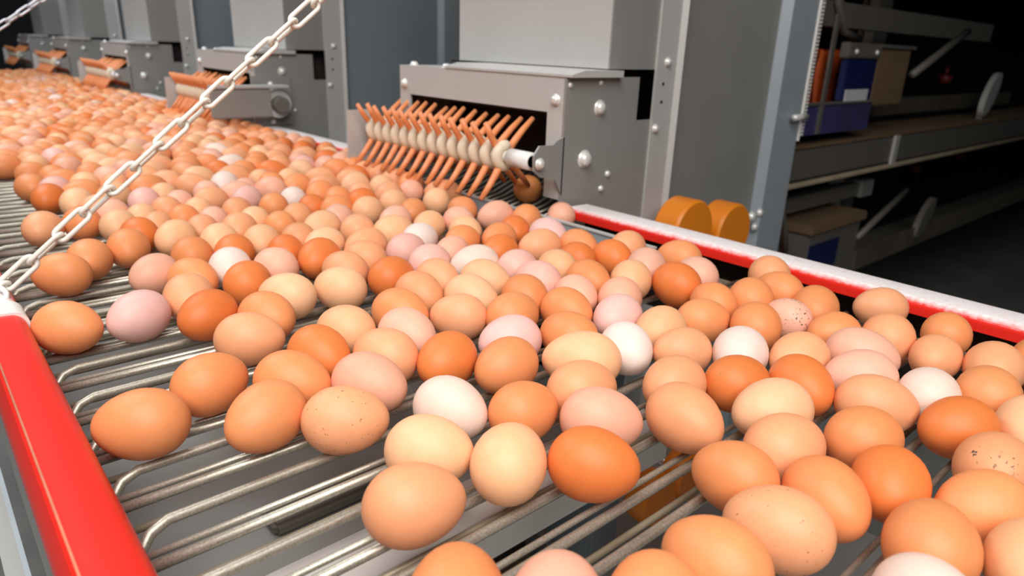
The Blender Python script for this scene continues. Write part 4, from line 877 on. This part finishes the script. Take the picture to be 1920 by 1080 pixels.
FAR = [
    (5341,14161,121,520,429,'o'), (2755,16492,216,535,424,'t'), (5730,13828,315,532,439,'t'), (6552,13198,230,539,426,'o'), (2409,16943,109,533,423,'c'), (3318,16137,112,512,430,'c'),
    (6224,13606,225,573,423,'d'), (3787,15814,177,564,417,'o'), (5129,14607,201,530,419,'o'), (4192,15490,338,577,418,'c'), (1353,18181,53,552,439,'p'), (2016,17712,172,547,442,'p'),
    (4939,15157,268,534,431,'c'), (5610,14574,44,571,423,'d'), (3294,16672,153,516,410,'c'), (2861,17115,148,549,410,'o'), (2502,17471,82,589,442,'d'), (4684,15535,231,541,428,'c'),
    (5370,15009,293,579,437,'o'), (6140,14326,73,528,420,'d'), (3756,16505,110,586,439,'c'), (4151,16189,104,517,412,'c'), (4535,15933,189,566,409,'t'), (1862,18348,186,594,444,'c'),
    (3317,17150,59,526,413,'t'), (1266,19000,166,567,431,'t'), (2283,18104,278,563,421,'o'), (6592,14261,202,547,421,'t'), (5138,15616,133,560,423,'d'), (6068,14794,55,515,411,'o'),
    (2726,17911,321,542,432,'o'), (1745,18836,283,574,435,'o'), (3842,16987,27,536,427,'t'), (5581,15462,84,547,421,'d'), (5024,16081,335,555,416,'c'), (4623,16512,263,545,420,'o'),
    (3237,17770,327,575,442,'c'), (4295,16856,304,511,408,'p'), (6583,14808,232,536,434,'p'), (3699,17415,87,500,416,'t'), (2655,18395,143,585,452,'d'), (6170,15245,192,536,430,'t'),
    (2348,18799,252,555,429,'p'), (1700,19430,302,552,435,'p'), (5610,15983,237,546,446,'p'), (2095,19160,243,526,412,'o'), (6048,15666,150,513,411,'t'), (4229,17337,251,530,416,'d'),
    (3154,18361,42,567,426,'o'), (5395,16422,249,537,435,'p'), (4713,17043,340,535,421,'o'), (3640,18027,190,531,433,'t'), (4015,17765,15,516,422,'t'), (6553,15541,170,500,405,'t'),
    (5165,16806,186,557,426,'t'), (1875,19832,329,531,425,'o'), (6037,16110,304,509,401,'o'), (2936,19036,227,577,433,'o'), (2439,19516,265,562,425,'t'), (4676,17506,38,534,402,'p'),
    (1508,20444,101,562,436,'o'), (5805,16588,114,572,424,'t'), (6486,16048,39,566,430,'o'), (3495,18853,125,554,424,'o'), (3924,18531,330,555,436,'o'), (2222,20097,170,534,403,'t'),
    (4617,17971,348,562,439,'p'), (6376,16499,226,519,415,'o'), (5739,17118,269,537,425,'c'), (5413,17432,2,494,418,'o'), (1984,20537,298,576,445,'o'), (3073,19620,17,539,428,'c'),
    (5133,17788,7,591,453,'o'), (4402,18446,36,510,409,'t'), (3433,19341,51,551,442,'o'), (2675,20140,90,532,403,'c'), (6171,17067,294,575,431,'o'), (4027,19161,132,571,424,'t'),
    (4886,18394,1,534,432,'c'), (5906,17559,171,543,410,'p'), (1843,21235,34,567,433,'c'), (6608,16951,292,548,407,'t'), (3420,20014,216,575,432,'o'), (5491,18178,47,555,417,'c'),
    (2481,20901,305,531,421,'t'), (4596,19049,267,495,429,'c'), (3864,19799,314,552,434,'d'), (2887,20679,94,510,415,'o'), (6582,17488,38,527,426,'o'), (5166,18781,259,532,426,'p'),
    (3344,20524,205,564,430,'o'), (4341,19654,322,508,407,'t'), (6067,18128,7,526,409,'c'), (2364,21533,53,613,426,'c'), (5041,19224,194,527,430,'c'), (2115,21916,181,585,440,'c'),
    (3886,20331,53,535,425,'c'), (5778,18650,1,554,436,'c'), (4812,19642,139,551,435,'t'), (3195,21192,17,529,431,'p'), (1809,22499,248,514,423,'t'), (6602,18213,89,594,435,'o'),
    (6273,18530,18,528,420,'t'), (2920,21555,187,563,440,'t'), (5524,19240,57,565,429,'c'), (4504,20187,234,566,421,'t'), (3711,20925,48,558,432,'d'), (2647,21957,151,504,424,'c'),
    (5228,19785,99,521,434,'c'), (2390,22338,81,490,412,'o'), (6176,18953,168,500,413,'d'), (1755,22974,65,528,404,'o'), (4240,20740,149,562,437,'o'), (5955,19446,88,565,434,'o'),
    (4978,20337,346,554,436,'o'), (2169,22938,280,515,425,'o'), (3698,21602,326,544,419,'c'), (4068,21274,274,506,429,'p'), (5681,19870,138,524,419,'c'), (4756,20784,264,567,437,'o'),
    (3078,22302,140,496,400,'t'), (2576,22818,57,569,416,'p'), (3486,22090,230,583,439,'p'), (5576,20317,321,494,403,'t'), (4498,21341,251,567,433,'t'), (6595,19497,141,584,444,'c'),
    (2992,22766,76,537,416,'c'), (2427,23283,340,552,404,'d'), (6238,19898,344,548,417,'o'), (5277,20878,33,543,428,'c'), (4317,21834,268,600,440,'c'), (2248,23738,277,555,416,'c'),
    (6086,20355,307,543,438,'o'), (5045,21317,28,510,397,'c'), (3636,22602,351,532,419,'d'), (2942,23231,172,513,408,'l'), (4014,22272,290,568,433,'o'), (5834,20776,342,502,407,'o'),
    (3361,23014,102,545,417,'d'), (4904,21761,214,536,404,'c'), (2198,24279,294,570,424,'t'), (5498,21319,281,544,439,'d'), (6576,20369,145,553,429,'o'), (4579,22261,337,529,427,'c'),
    (2611,24053,98,560,420,'t'), (6288,20794,121,512,415,'t'), (4275,22638,351,540,432,'t'), (2998,23825,271,563,424,'c'), (6037,21193,42,551,441,'d'), (3625,23408,29,526,420,'c'),
    (4079,23029,214,554,425,'c'), (5894,21597,192,560,417,'o'), (2349,24816,229,591,444,'p'), (3472,23808,165,550,414,'p'), (4851,22585,145,541,425,'o'), (2731,24517,318,542,422,'o'),
    (1943,25273,57,506,419,'t'), (6575,21124,280,530,433,'c'), (5272,22297,178,539,421,'t'), (5623,21988,50,504,411,'t'), (4575,23024,325,561,430,'d'), (3237,24349,343,566,437,'t'),
    (4289,23555,183,498,433,'p'), (2417,25279,353,524,418,'c'), (2866,24980,44,541,419,'o'), (5274,22841,120,525,396,'c'), (6543,21705,22,555,431,'c'), (4112,23998,100,538,436,'o'),
    (2055,25856,250,582,444,'c'), (3711,24378,263,506,419,'c'), (4779,23508,172,502,421,'o'), (3418,24778,113,530,427,'o'), (6323,22237,93,567,427,'t'), (5917,22685,174,533,415,'d'),
    (5227,23317,45,576,436,'o'), (4568,23935,91,555,432,'t'), (2681,25784,130,525,422,'w'), (3150,25492,71,555,428,'t'), (5178,23825,137,522,425,'c'), (3747,25111,215,519,419,'o'),
    (2378,26358,108,567,445,'t'), (5917,23186,352,585,422,'t'), (4499,24474,299,527,415,'t'), (4138,24874,111,558,420,'o'), (4926,24232,175,532,427,'o'), (5670,23638,87,516,424,'c'),
    (6467,22943,119,548,428,'d'), (3152,26024,226,524,416,'t'), (3544,25781,177,564,420,'o'), (2360,26874,206,537,411,'t'), (2935,26433,317,533,411,'d'), (5459,24206,36,552,422,'o'),
    (3963,25574,65,549,417,'o'), (4716,24898,33,501,411,'w'), (6575,23415,37,562,439,'p'), (5156,24693,305,513,417,'p'), (4367,25415,219,569,441,'o'), (3603,26235,79,511,395,'t'),
    (2440,27303,154,542,435,'t'), (5965,24175,192,559,417,'p'), (6346,23850,96,585,444,'o'), (2898,26971,101,597,434,'o'), (5587,24660,294,520,410,'d'), (4896,25356,26,533,403,'o'),
    (3545,26772,267,607,450,'t'), (4238,26217,265,525,411,'t'), (2828,27517,117,537,435,'o'), (6050,24628,208,564,434,'o'), (5395,25227,274,560,413,'t'), (3933,26554,285,499,388,'p'),
    (4666,25943,239,510,410,'o'), (6606,24353,247,624,437,'t'), (3445,27310,135,574,439,'t'), (5828,25265,260,595,452,'t'), (2565,28259,106,536,425,'o'), (2935,27953,2,563,418,'p'),
    (4689,26407,19,564,450,'c'), (5425,25746,308,565,441,'t'), (4324,26789,142,582,424,'d'), (6385,24979,335,536,433,'t'), (5150,26209,313,537,436,'d'), (4065,27277,321,517,429,'w'),
    (3433,27953,302,508,432,'o'), (3806,27683,250,575,432,'t'), (5896,25813,51,573,444,'p'), (2644,28765,20,548,418,'o'), (6274,25511,274,511,414,'d'), (4780,26881,236,532,424,'t'),
    (3030,28461,316,554,424,'o'), (5181,26649,357,551,420,'d'), (5699,26237,206,523,416,'o'), (4606,27435,15,556,412,'c'), (4222,27824,293,552,417,'c'), (2561,29399,43,523,428,'o'),
    (6319,26075,260,513,422,'t'), (3075,29022,260,564,412,'t'), (3457,28704,112,542,421,'o'), (5707,26704,27,548,435,'c'), (5056,27290,103,544,424,'o'), (4042,28274,24,555,433,'o'),
    (4654,27994,90,563,431,'t'), (6271,26557,148,556,425,'p'), (5526,27321,317,538,426,'c'), (2751,29841,358,549,420,'o'), (2445,30151,47,501,409,'o'), (3528,29183,235,503,422,'c'),
    (5122,27919,144,560,431,'t'), (4139,28818,241,516,415,'l'), (3241,29644,141,558,431,'t'), (6279,27089,110,536,431,'t'), (4088,29262,32,551,417,'o'), (4698,28719,213,543,415,'o'),
    (2739,30509,356,542,405,'c'), (3101,30193,195,553,416,'o'), (3774,29631,200,581,435,'c'), (5553,28050,321,551,415,'o'), (6028,27691,356,483,419,'p'), (3514,29976,3,474,420,'p'),
    (5141,28531,14,532,413,'t'), (2601,30893,199,518,409,'d'), (6023,28118,215,531,422,'t'), (6543,27705,222,519,419,'o'), (4621,29437,218,575,432,'d'), (4287,29751,240,584,439,'l'),
    (3424,30585,213,555,426,'o'), (3959,30157,47,538,413,'c'), (3068,30962,261,534,409,'t'), (2718,31315,124,508,422,'c'), (5090,29271,135,589,438,'o'), (5878,28626,322,536,428,'o'),
    (5557,29019,145,510,416,'t'), (3931,30629,155,558,432,'p'), (6452,28415,51,539,427,'c'), (3134,31448,151,513,422,'o'), (4564,30216,43,529,409,'t'), (3714,31073,141,533,425,'c'),
    (5220,29720,113,554,418,'d'), (4401,30656,296,533,422,'p'), (4988,30132,41,511,405,'p'), (2678,32259,99,560,442,'p'), (6137,29178,64,527,413,'t'), (3552,31545,272,537,403,'t'),
    (3214,31900,45,538,430,'t'), (6524,28940,127,504,427,'c'), (5736,29693,107,570,438,'o'), (4917,30628,60,562,444,'o'), (4282,31255,161,533,432,'o'), (3984,31645,158,543,424,'o'),
    (5423,30382,219,518,408,'d'), (6511,29431,105,533,417,'c'), (3644,32042,289,545,405,'o'), (6115,29911,143,568,429,'o'), (4847,31213,258,540,409,'o'), (3369,32562,324,565,447,'o'),
    (5873,30318,36,538,423,'d'), (5335,30851,268,551,418,'c'), (4612,31599,39,518,416,'c'), (4306,31926,336,515,412,'t'), (6587,29905,302,526,417,'o'), (2969,33198,78,539,445,'o'),
    (3840,32426,302,493,398,'p'), (6362,30307,206,546,410,'t'), (5927,30806,260,530,420,'l'), (5294,31412,126,525,421,'o'), (3606,32939,336,492,405,'o'), (4522,32285,133,554,433,'o'),
    (2998,33690,325,567,434,'o'), (5060,31837,195,527,403,'o'), (5741,31352,216,504,413,'t'), (6504,30742,293,533,409,'c'), (4183,32873,273,548,431,'p'), (3845,33282,302,546,427,'o'),
    (3498,33663,153,520,424,'t'), (6265,31232,52,581,422,'t'), (4715,32734,219,570,446,'o'), (5401,32182,11,546,427,'c'), (5112,32510,201,560,427,'o'), (4307,33394,221,566,436,'t'),
    (5885,31992,332,557,424,'o'), (3251,34368,3,522,434,'o'), (6335,31708,317,530,424,'o'), (3956,33946,196,565,433,'c'), (4749,33259,92,530,411,'o'), (3014,34820,113,551,433,'c'),
    (5151,33012,95,518,437,'t'), (3779,34330,5,560,411,'o'), (5692,32770,234,573,439,'d'), (6594,32092,206,516,422,'p'), (4632,33880,89,530,407,'o'), (3012,35342,74,536,431,'t'),
    (6166,32540,196,553,425,'t'), (3392,35067,349,533,439,'o'), (5027,33649,191,570,442,'t'), (3783,34790,101,530,409,'t'), (5560,33267,49,540,433,'c'), (4503,34420,349,591,445,'t'),
    (6158,33011,58,579,439,'o'), (3365,35641,280,551,417,'d'), (3813,35330,115,577,416,'w'), (4195,35006,35,530,430,'o'), (6583,32866,234,551,418,'t'), (5772,33680,151,519,413,'o'),
    (5438,33996,39,561,424,'c'), (3125,36206,311,553,411,'p'), (5170,34396,68,541,432,'c'), (4684,34925,197,575,421,'t'), (6328,33529,261,543,424,'c'), (3764,35870,48,522,411,'c'),
    (6009,34096,61,558,428,'o'), (3514,36363,128,530,427,'o'), (5193,34857,7,514,410,'t'), (4517,35489,45,497,418,'t'), (5735,34440,74,545,418,'t'), (4246,35864,186,530,438,'p'),
    (3983,36353,46,596,436,'o'), (4990,35491,149,551,410,'t'), (3557,36797,179,525,413,'w'), (6459,34231,152,560,419,'o'), (5622,35111,12,539,416,'c'), (4800,36031,18,551,446,'p'),
    (6257,34746,274,500,417,'o'), (3278,37461,50,510,413,'t'), (4077,36844,170,550,428,'c'), (4458,36570,66,577,430,'t'), (5379,35753,198,538,425,'o'), (5881,35472,126,546,421,'o'),
    (3915,37294,98,527,429,'o'), (4899,36469,132,547,405,'c'), (6606,35000,283,562,425,'t'), (3395,37974,253,587,420,'o'), (6340,35451,306,522,412,'c'), (5341,36364,249,568,435,'t'),
    (4683,37014,319,531,429,'p'), (3852,37797,6,561,436,'o'), (5897,36080,317,501,410,'p'), (4391,37435,311,518,423,'o'), (3725,38331,156,553,438,'t'), (5740,36611,342,501,417,'t'),
    (5014,37282,287,557,421,'p'), (3515,38733,8,515,414,'c'), (5402,37055,69,536,432,'c'), (6379,36195,126,534,414,'o'), (4442,38189,120,469,398,'o'), (3423,39169,325,555,440,'t'),
    (4003,38651,306,499,413,'d'), (4889,37875,358,552,433,'t'), (6180,36793,51,532,441,'o'), (5840,37207,70,568,433,'t'), (6603,36592,0,542,410,'p'), (5545,37578,55,541,417,'o'),
    (3979,39136,315,553,398,'o'), (5367,38071,58,547,418,'l'), (6561,37136,21,531,425,'c'), (4608,38968,247,529,425,'t'), (5087,38592,144,566,439,'p'), (6089,37785,274,533,425,'o'),
    (4219,39563,27,549,439,'c'), (5773,38329,340,560,419,'p'), (6533,37709,224,564,428,'p'), (3895,40146,103,561,443,'d'), (5221,39026,30,543,422,'t'), (5551,38731,233,564,434,'t'),
    (4759,39513,181,575,443,'o'), (6321,38406,273,552,429,'t'), (3630,40855,17,534,421,'p'), (4543,40124,155,515,435,'o'), (5644,39264,297,546,443,'c'), (6083,38872,95,562,436,'t'),
    (5338,39640,245,542,430,'t'), (5022,39982,327,511,417,'t'), (4102,40849,230,528,393,'o'), (4467,40588,307,531,416,'t'), (3875,41270,207,563,416,'t'), (6528,38928,306,519,406,'d'),
    (6277,39350,34,573,421,'t'), (5494,40086,350,509,415,'t'), (3721,41703,105,517,412,'c'), (5133,40454,144,582,423,'o'), (5852,39826,221,538,406,'t'), (4666,40982,202,512,417,'c'),
    (4351,41292,265,532,439,'p'), (5819,40396,94,578,426,'o'), (3940,42115,103,578,414,'t'), (6364,39941,241,542,410,'d'), (5495,40783,164,574,431,'o'), (4393,41784,41,530,421,'o'),
    (4754,41464,275,562,425,'t'), (5189,41174,103,526,414,'o'), (3983,42600,5,573,432,'o'), (5971,40908,77,534,425,'o'), (5637,41280,303,566,418,'t'), (5153,41734,213,532,425,'c'),
    (6590,40502,4,512,413,'o'), (4491,42485,29,543,439,'d'), (4913,42134,93,527,410,'t'), (6429,40893,203,530,413,'o'), (4203,42985,145,571,434,'t'), (6125,41359,319,544,422,'o'),
    (5827,41726,50,548,416,'l'), (4715,43005,176,536,411,'t'), (5084,42697,283,550,428,'o'), (5640,42228,121,510,422,'c'), (6598,41383,44,549,432,'p'), (6368,41754,197,568,424,'l'),
    (4443,43598,70,558,420,'t'), (5569,42704,178,547,433,'o'), (6110,42275,46,568,423,'t'), (5278,43133,107,541,416,'p'), (4938,43455,63,594,441,'c'), (4209,44236,254,483,380,'t'),
    (4719,43995,101,483,403,'t'), (6597,42347,59,515,402,'p'), (6184,42898,47,579,425,'o'), (5652,43433,18,567,440,'o'), (4204,44805,263,561,431,'t'), (4607,44445,335,532,428,'o'),
    (5165,43955,34,569,435,'c'), (5638,43874,210,533,430,'t'), (4168,45328,139,571,406,'o'), (5147,44454,64,592,451,'o'), (6175,43533,346,548,424,'c'), (6597,43273,202,574,439,'t'),
    (4874,44864,319,534,423,'o'), (4612,45260,76,498,408,'o'), (6084,43978,293,486,408,'t'), (4393,45714,359,561,417,'w'), (5802,44473,76,570,440,'p'), (6542,43912,274,509,427,'p'),
    (5267,45091,291,497,412,'t'), (4885,45628,300,530,423,'t'), (6207,44637,122,520,408,'p'), (5747,45074,336,577,455,'t'), (6640,44367,140,548,423,'d'), (5420,45530,159,561,425,'t'),
    (6514,45002,51,553,422,'o'), (5474,45975,139,522,423,'p'), (6044,45618,311,590,447,'t'), (6556,45461,352,554,437,'w'), (6485,45938,234,527,439,'o'),
]
PAL = dict(o=(0.82, 0.292, 0.108), t=(0.84, 0.365, 0.178), d=(0.76, 0.200, 0.048), c=(0.87, 0.470, 0.250), p=(0.85, 0.425, 0.290), l=(0.82, 0.465, 0.395), w=(0.87, 0.665, 0.565))
def egg_profile(nu, nv):
    """unit egg, axis X, length 2, blunt end at -X"""
    rows = []
    for i in range(nu + 1):
        t = math.pi * i / nu
        x = -math.cos(t)
        r = math.sin(t) * (1.0 - 0.10 * x - 0.02 * x * x)
        rows.append((x, r))
    return rows
def egg_bm(bm, nu, nv, fn):
    rows = egg_profile(nu, nv); prev = None; vs = []
    for i, (x, r) in enumerate(rows):
        if i in (0, nu): ring = [bm.verts.new(fn(x, 0, 0))]
        else: ring = [bm.verts.new(fn(x, r * math.cos(2 * math.pi * k / nv), r * math.sin(2 * math.pi * k / nv))) for k in range(nv)]
        vs += ring
        if prev:
            for k in range(nv):
                if len(prev) == 1: bm.faces.new((prev[0], ring[(k + 1) % nv], ring[k]))
                elif len(ring) == 1: bm.faces.new((prev[k], prev[(k + 1) % nv], ring[0]))
                else: bm.faces.new((prev[k], prev[(k + 1) % nv], ring[(k + 1) % nv], ring[k]))
        prev = ring
    return vs
def egg_mesh(name, nu, nv, m):
    bm = B(); egg_bm(bm, nu, nv, lambda x, y, z: (x, y, z)); bmesh.ops.recalc_face_normals(bm, faces=bm.faces[:])
    for f in bm.faces: f.smooth = True
    me = bpy.data.meshes.new(name); bm.to_mesh(me); bm.free(); me.materials.append(m); return me
EM = {'': egg_mesh('egg', 22, 28, M['egg']), 'dirt': egg_mesh('soiled_egg', 22, 28, M['egg_dirt']), 'speck': egg_mesh('speckled_egg', 22, 28, M['egg_speck'])}
def shell(c, rnd):
    b = PAL[c]; s = 1 + rnd.uniform(-0.07, 0.05); h = rnd.uniform(-0.05, 0.05)
    return (min(0.92, b[0] * s), min(0.9, b[1] * s * (1 + h)), min(0.9, b[2] * s * (1 + 2 * h)))
RND = random.Random(11)
for x, y, a, L, D, c, ex, lab, grp in EGGS:
    o = inst('egg', EM[ex], None, (x / 1e4, y / 1e4, D / 2e4 - 0.0006), (RND.uniform(-3, 3), RND.uniform(-0.03, 0.07), math.radians(a)), (L / 2e4, D / 2e4, D / 2e4))
    o.rotation_mode = 'XYZ'
    o.color = (*shell(c, RND), 1)
    tag(o, lab, 'egg', grp)
# one more egg lying on the wire grate behind the strip
o = inst('egg', EM[''], None, (0.712, 0.765, 0.0325), (0.4, 0.15, math.radians(70)), (0.028, 0.0215, 0.0215)); o.color = (0.74, 0.27, 0.08, 1)
tag(o, 'deep orange egg lying on the wire grate under the finger comb', 'egg')
# the far crowd: hundreds more, too small and blurred to pick apart
bm = B(); lay = bm.verts.layers.float_color.new('shell')
for x, y, a, L, D, c in FAR:
    ca, sa = math.cos(math.radians(a)), math.sin(math.radians(a)); hl, hd = L / 2e4, D / 2e4
    cl = (*shell(c, RND), 1)
    vs = egg_bm(bm, 9, 12, lambda u, v, w_: (x / 1e4 + u * hl * ca - v * hd * sa, y / 1e4 + u * hl * sa + v * hd * ca, hd - 0.0006 + w_ * hd))
    for v in vs: v[lay] = cl
o = link('far_eggs', bm, M['egg_far'], None, (0, 0, 0), True)
tag(o, 'blurred crowd of brown eggs filling the far end of the belt', 'eggs'); o['kind'] = 'stuff'
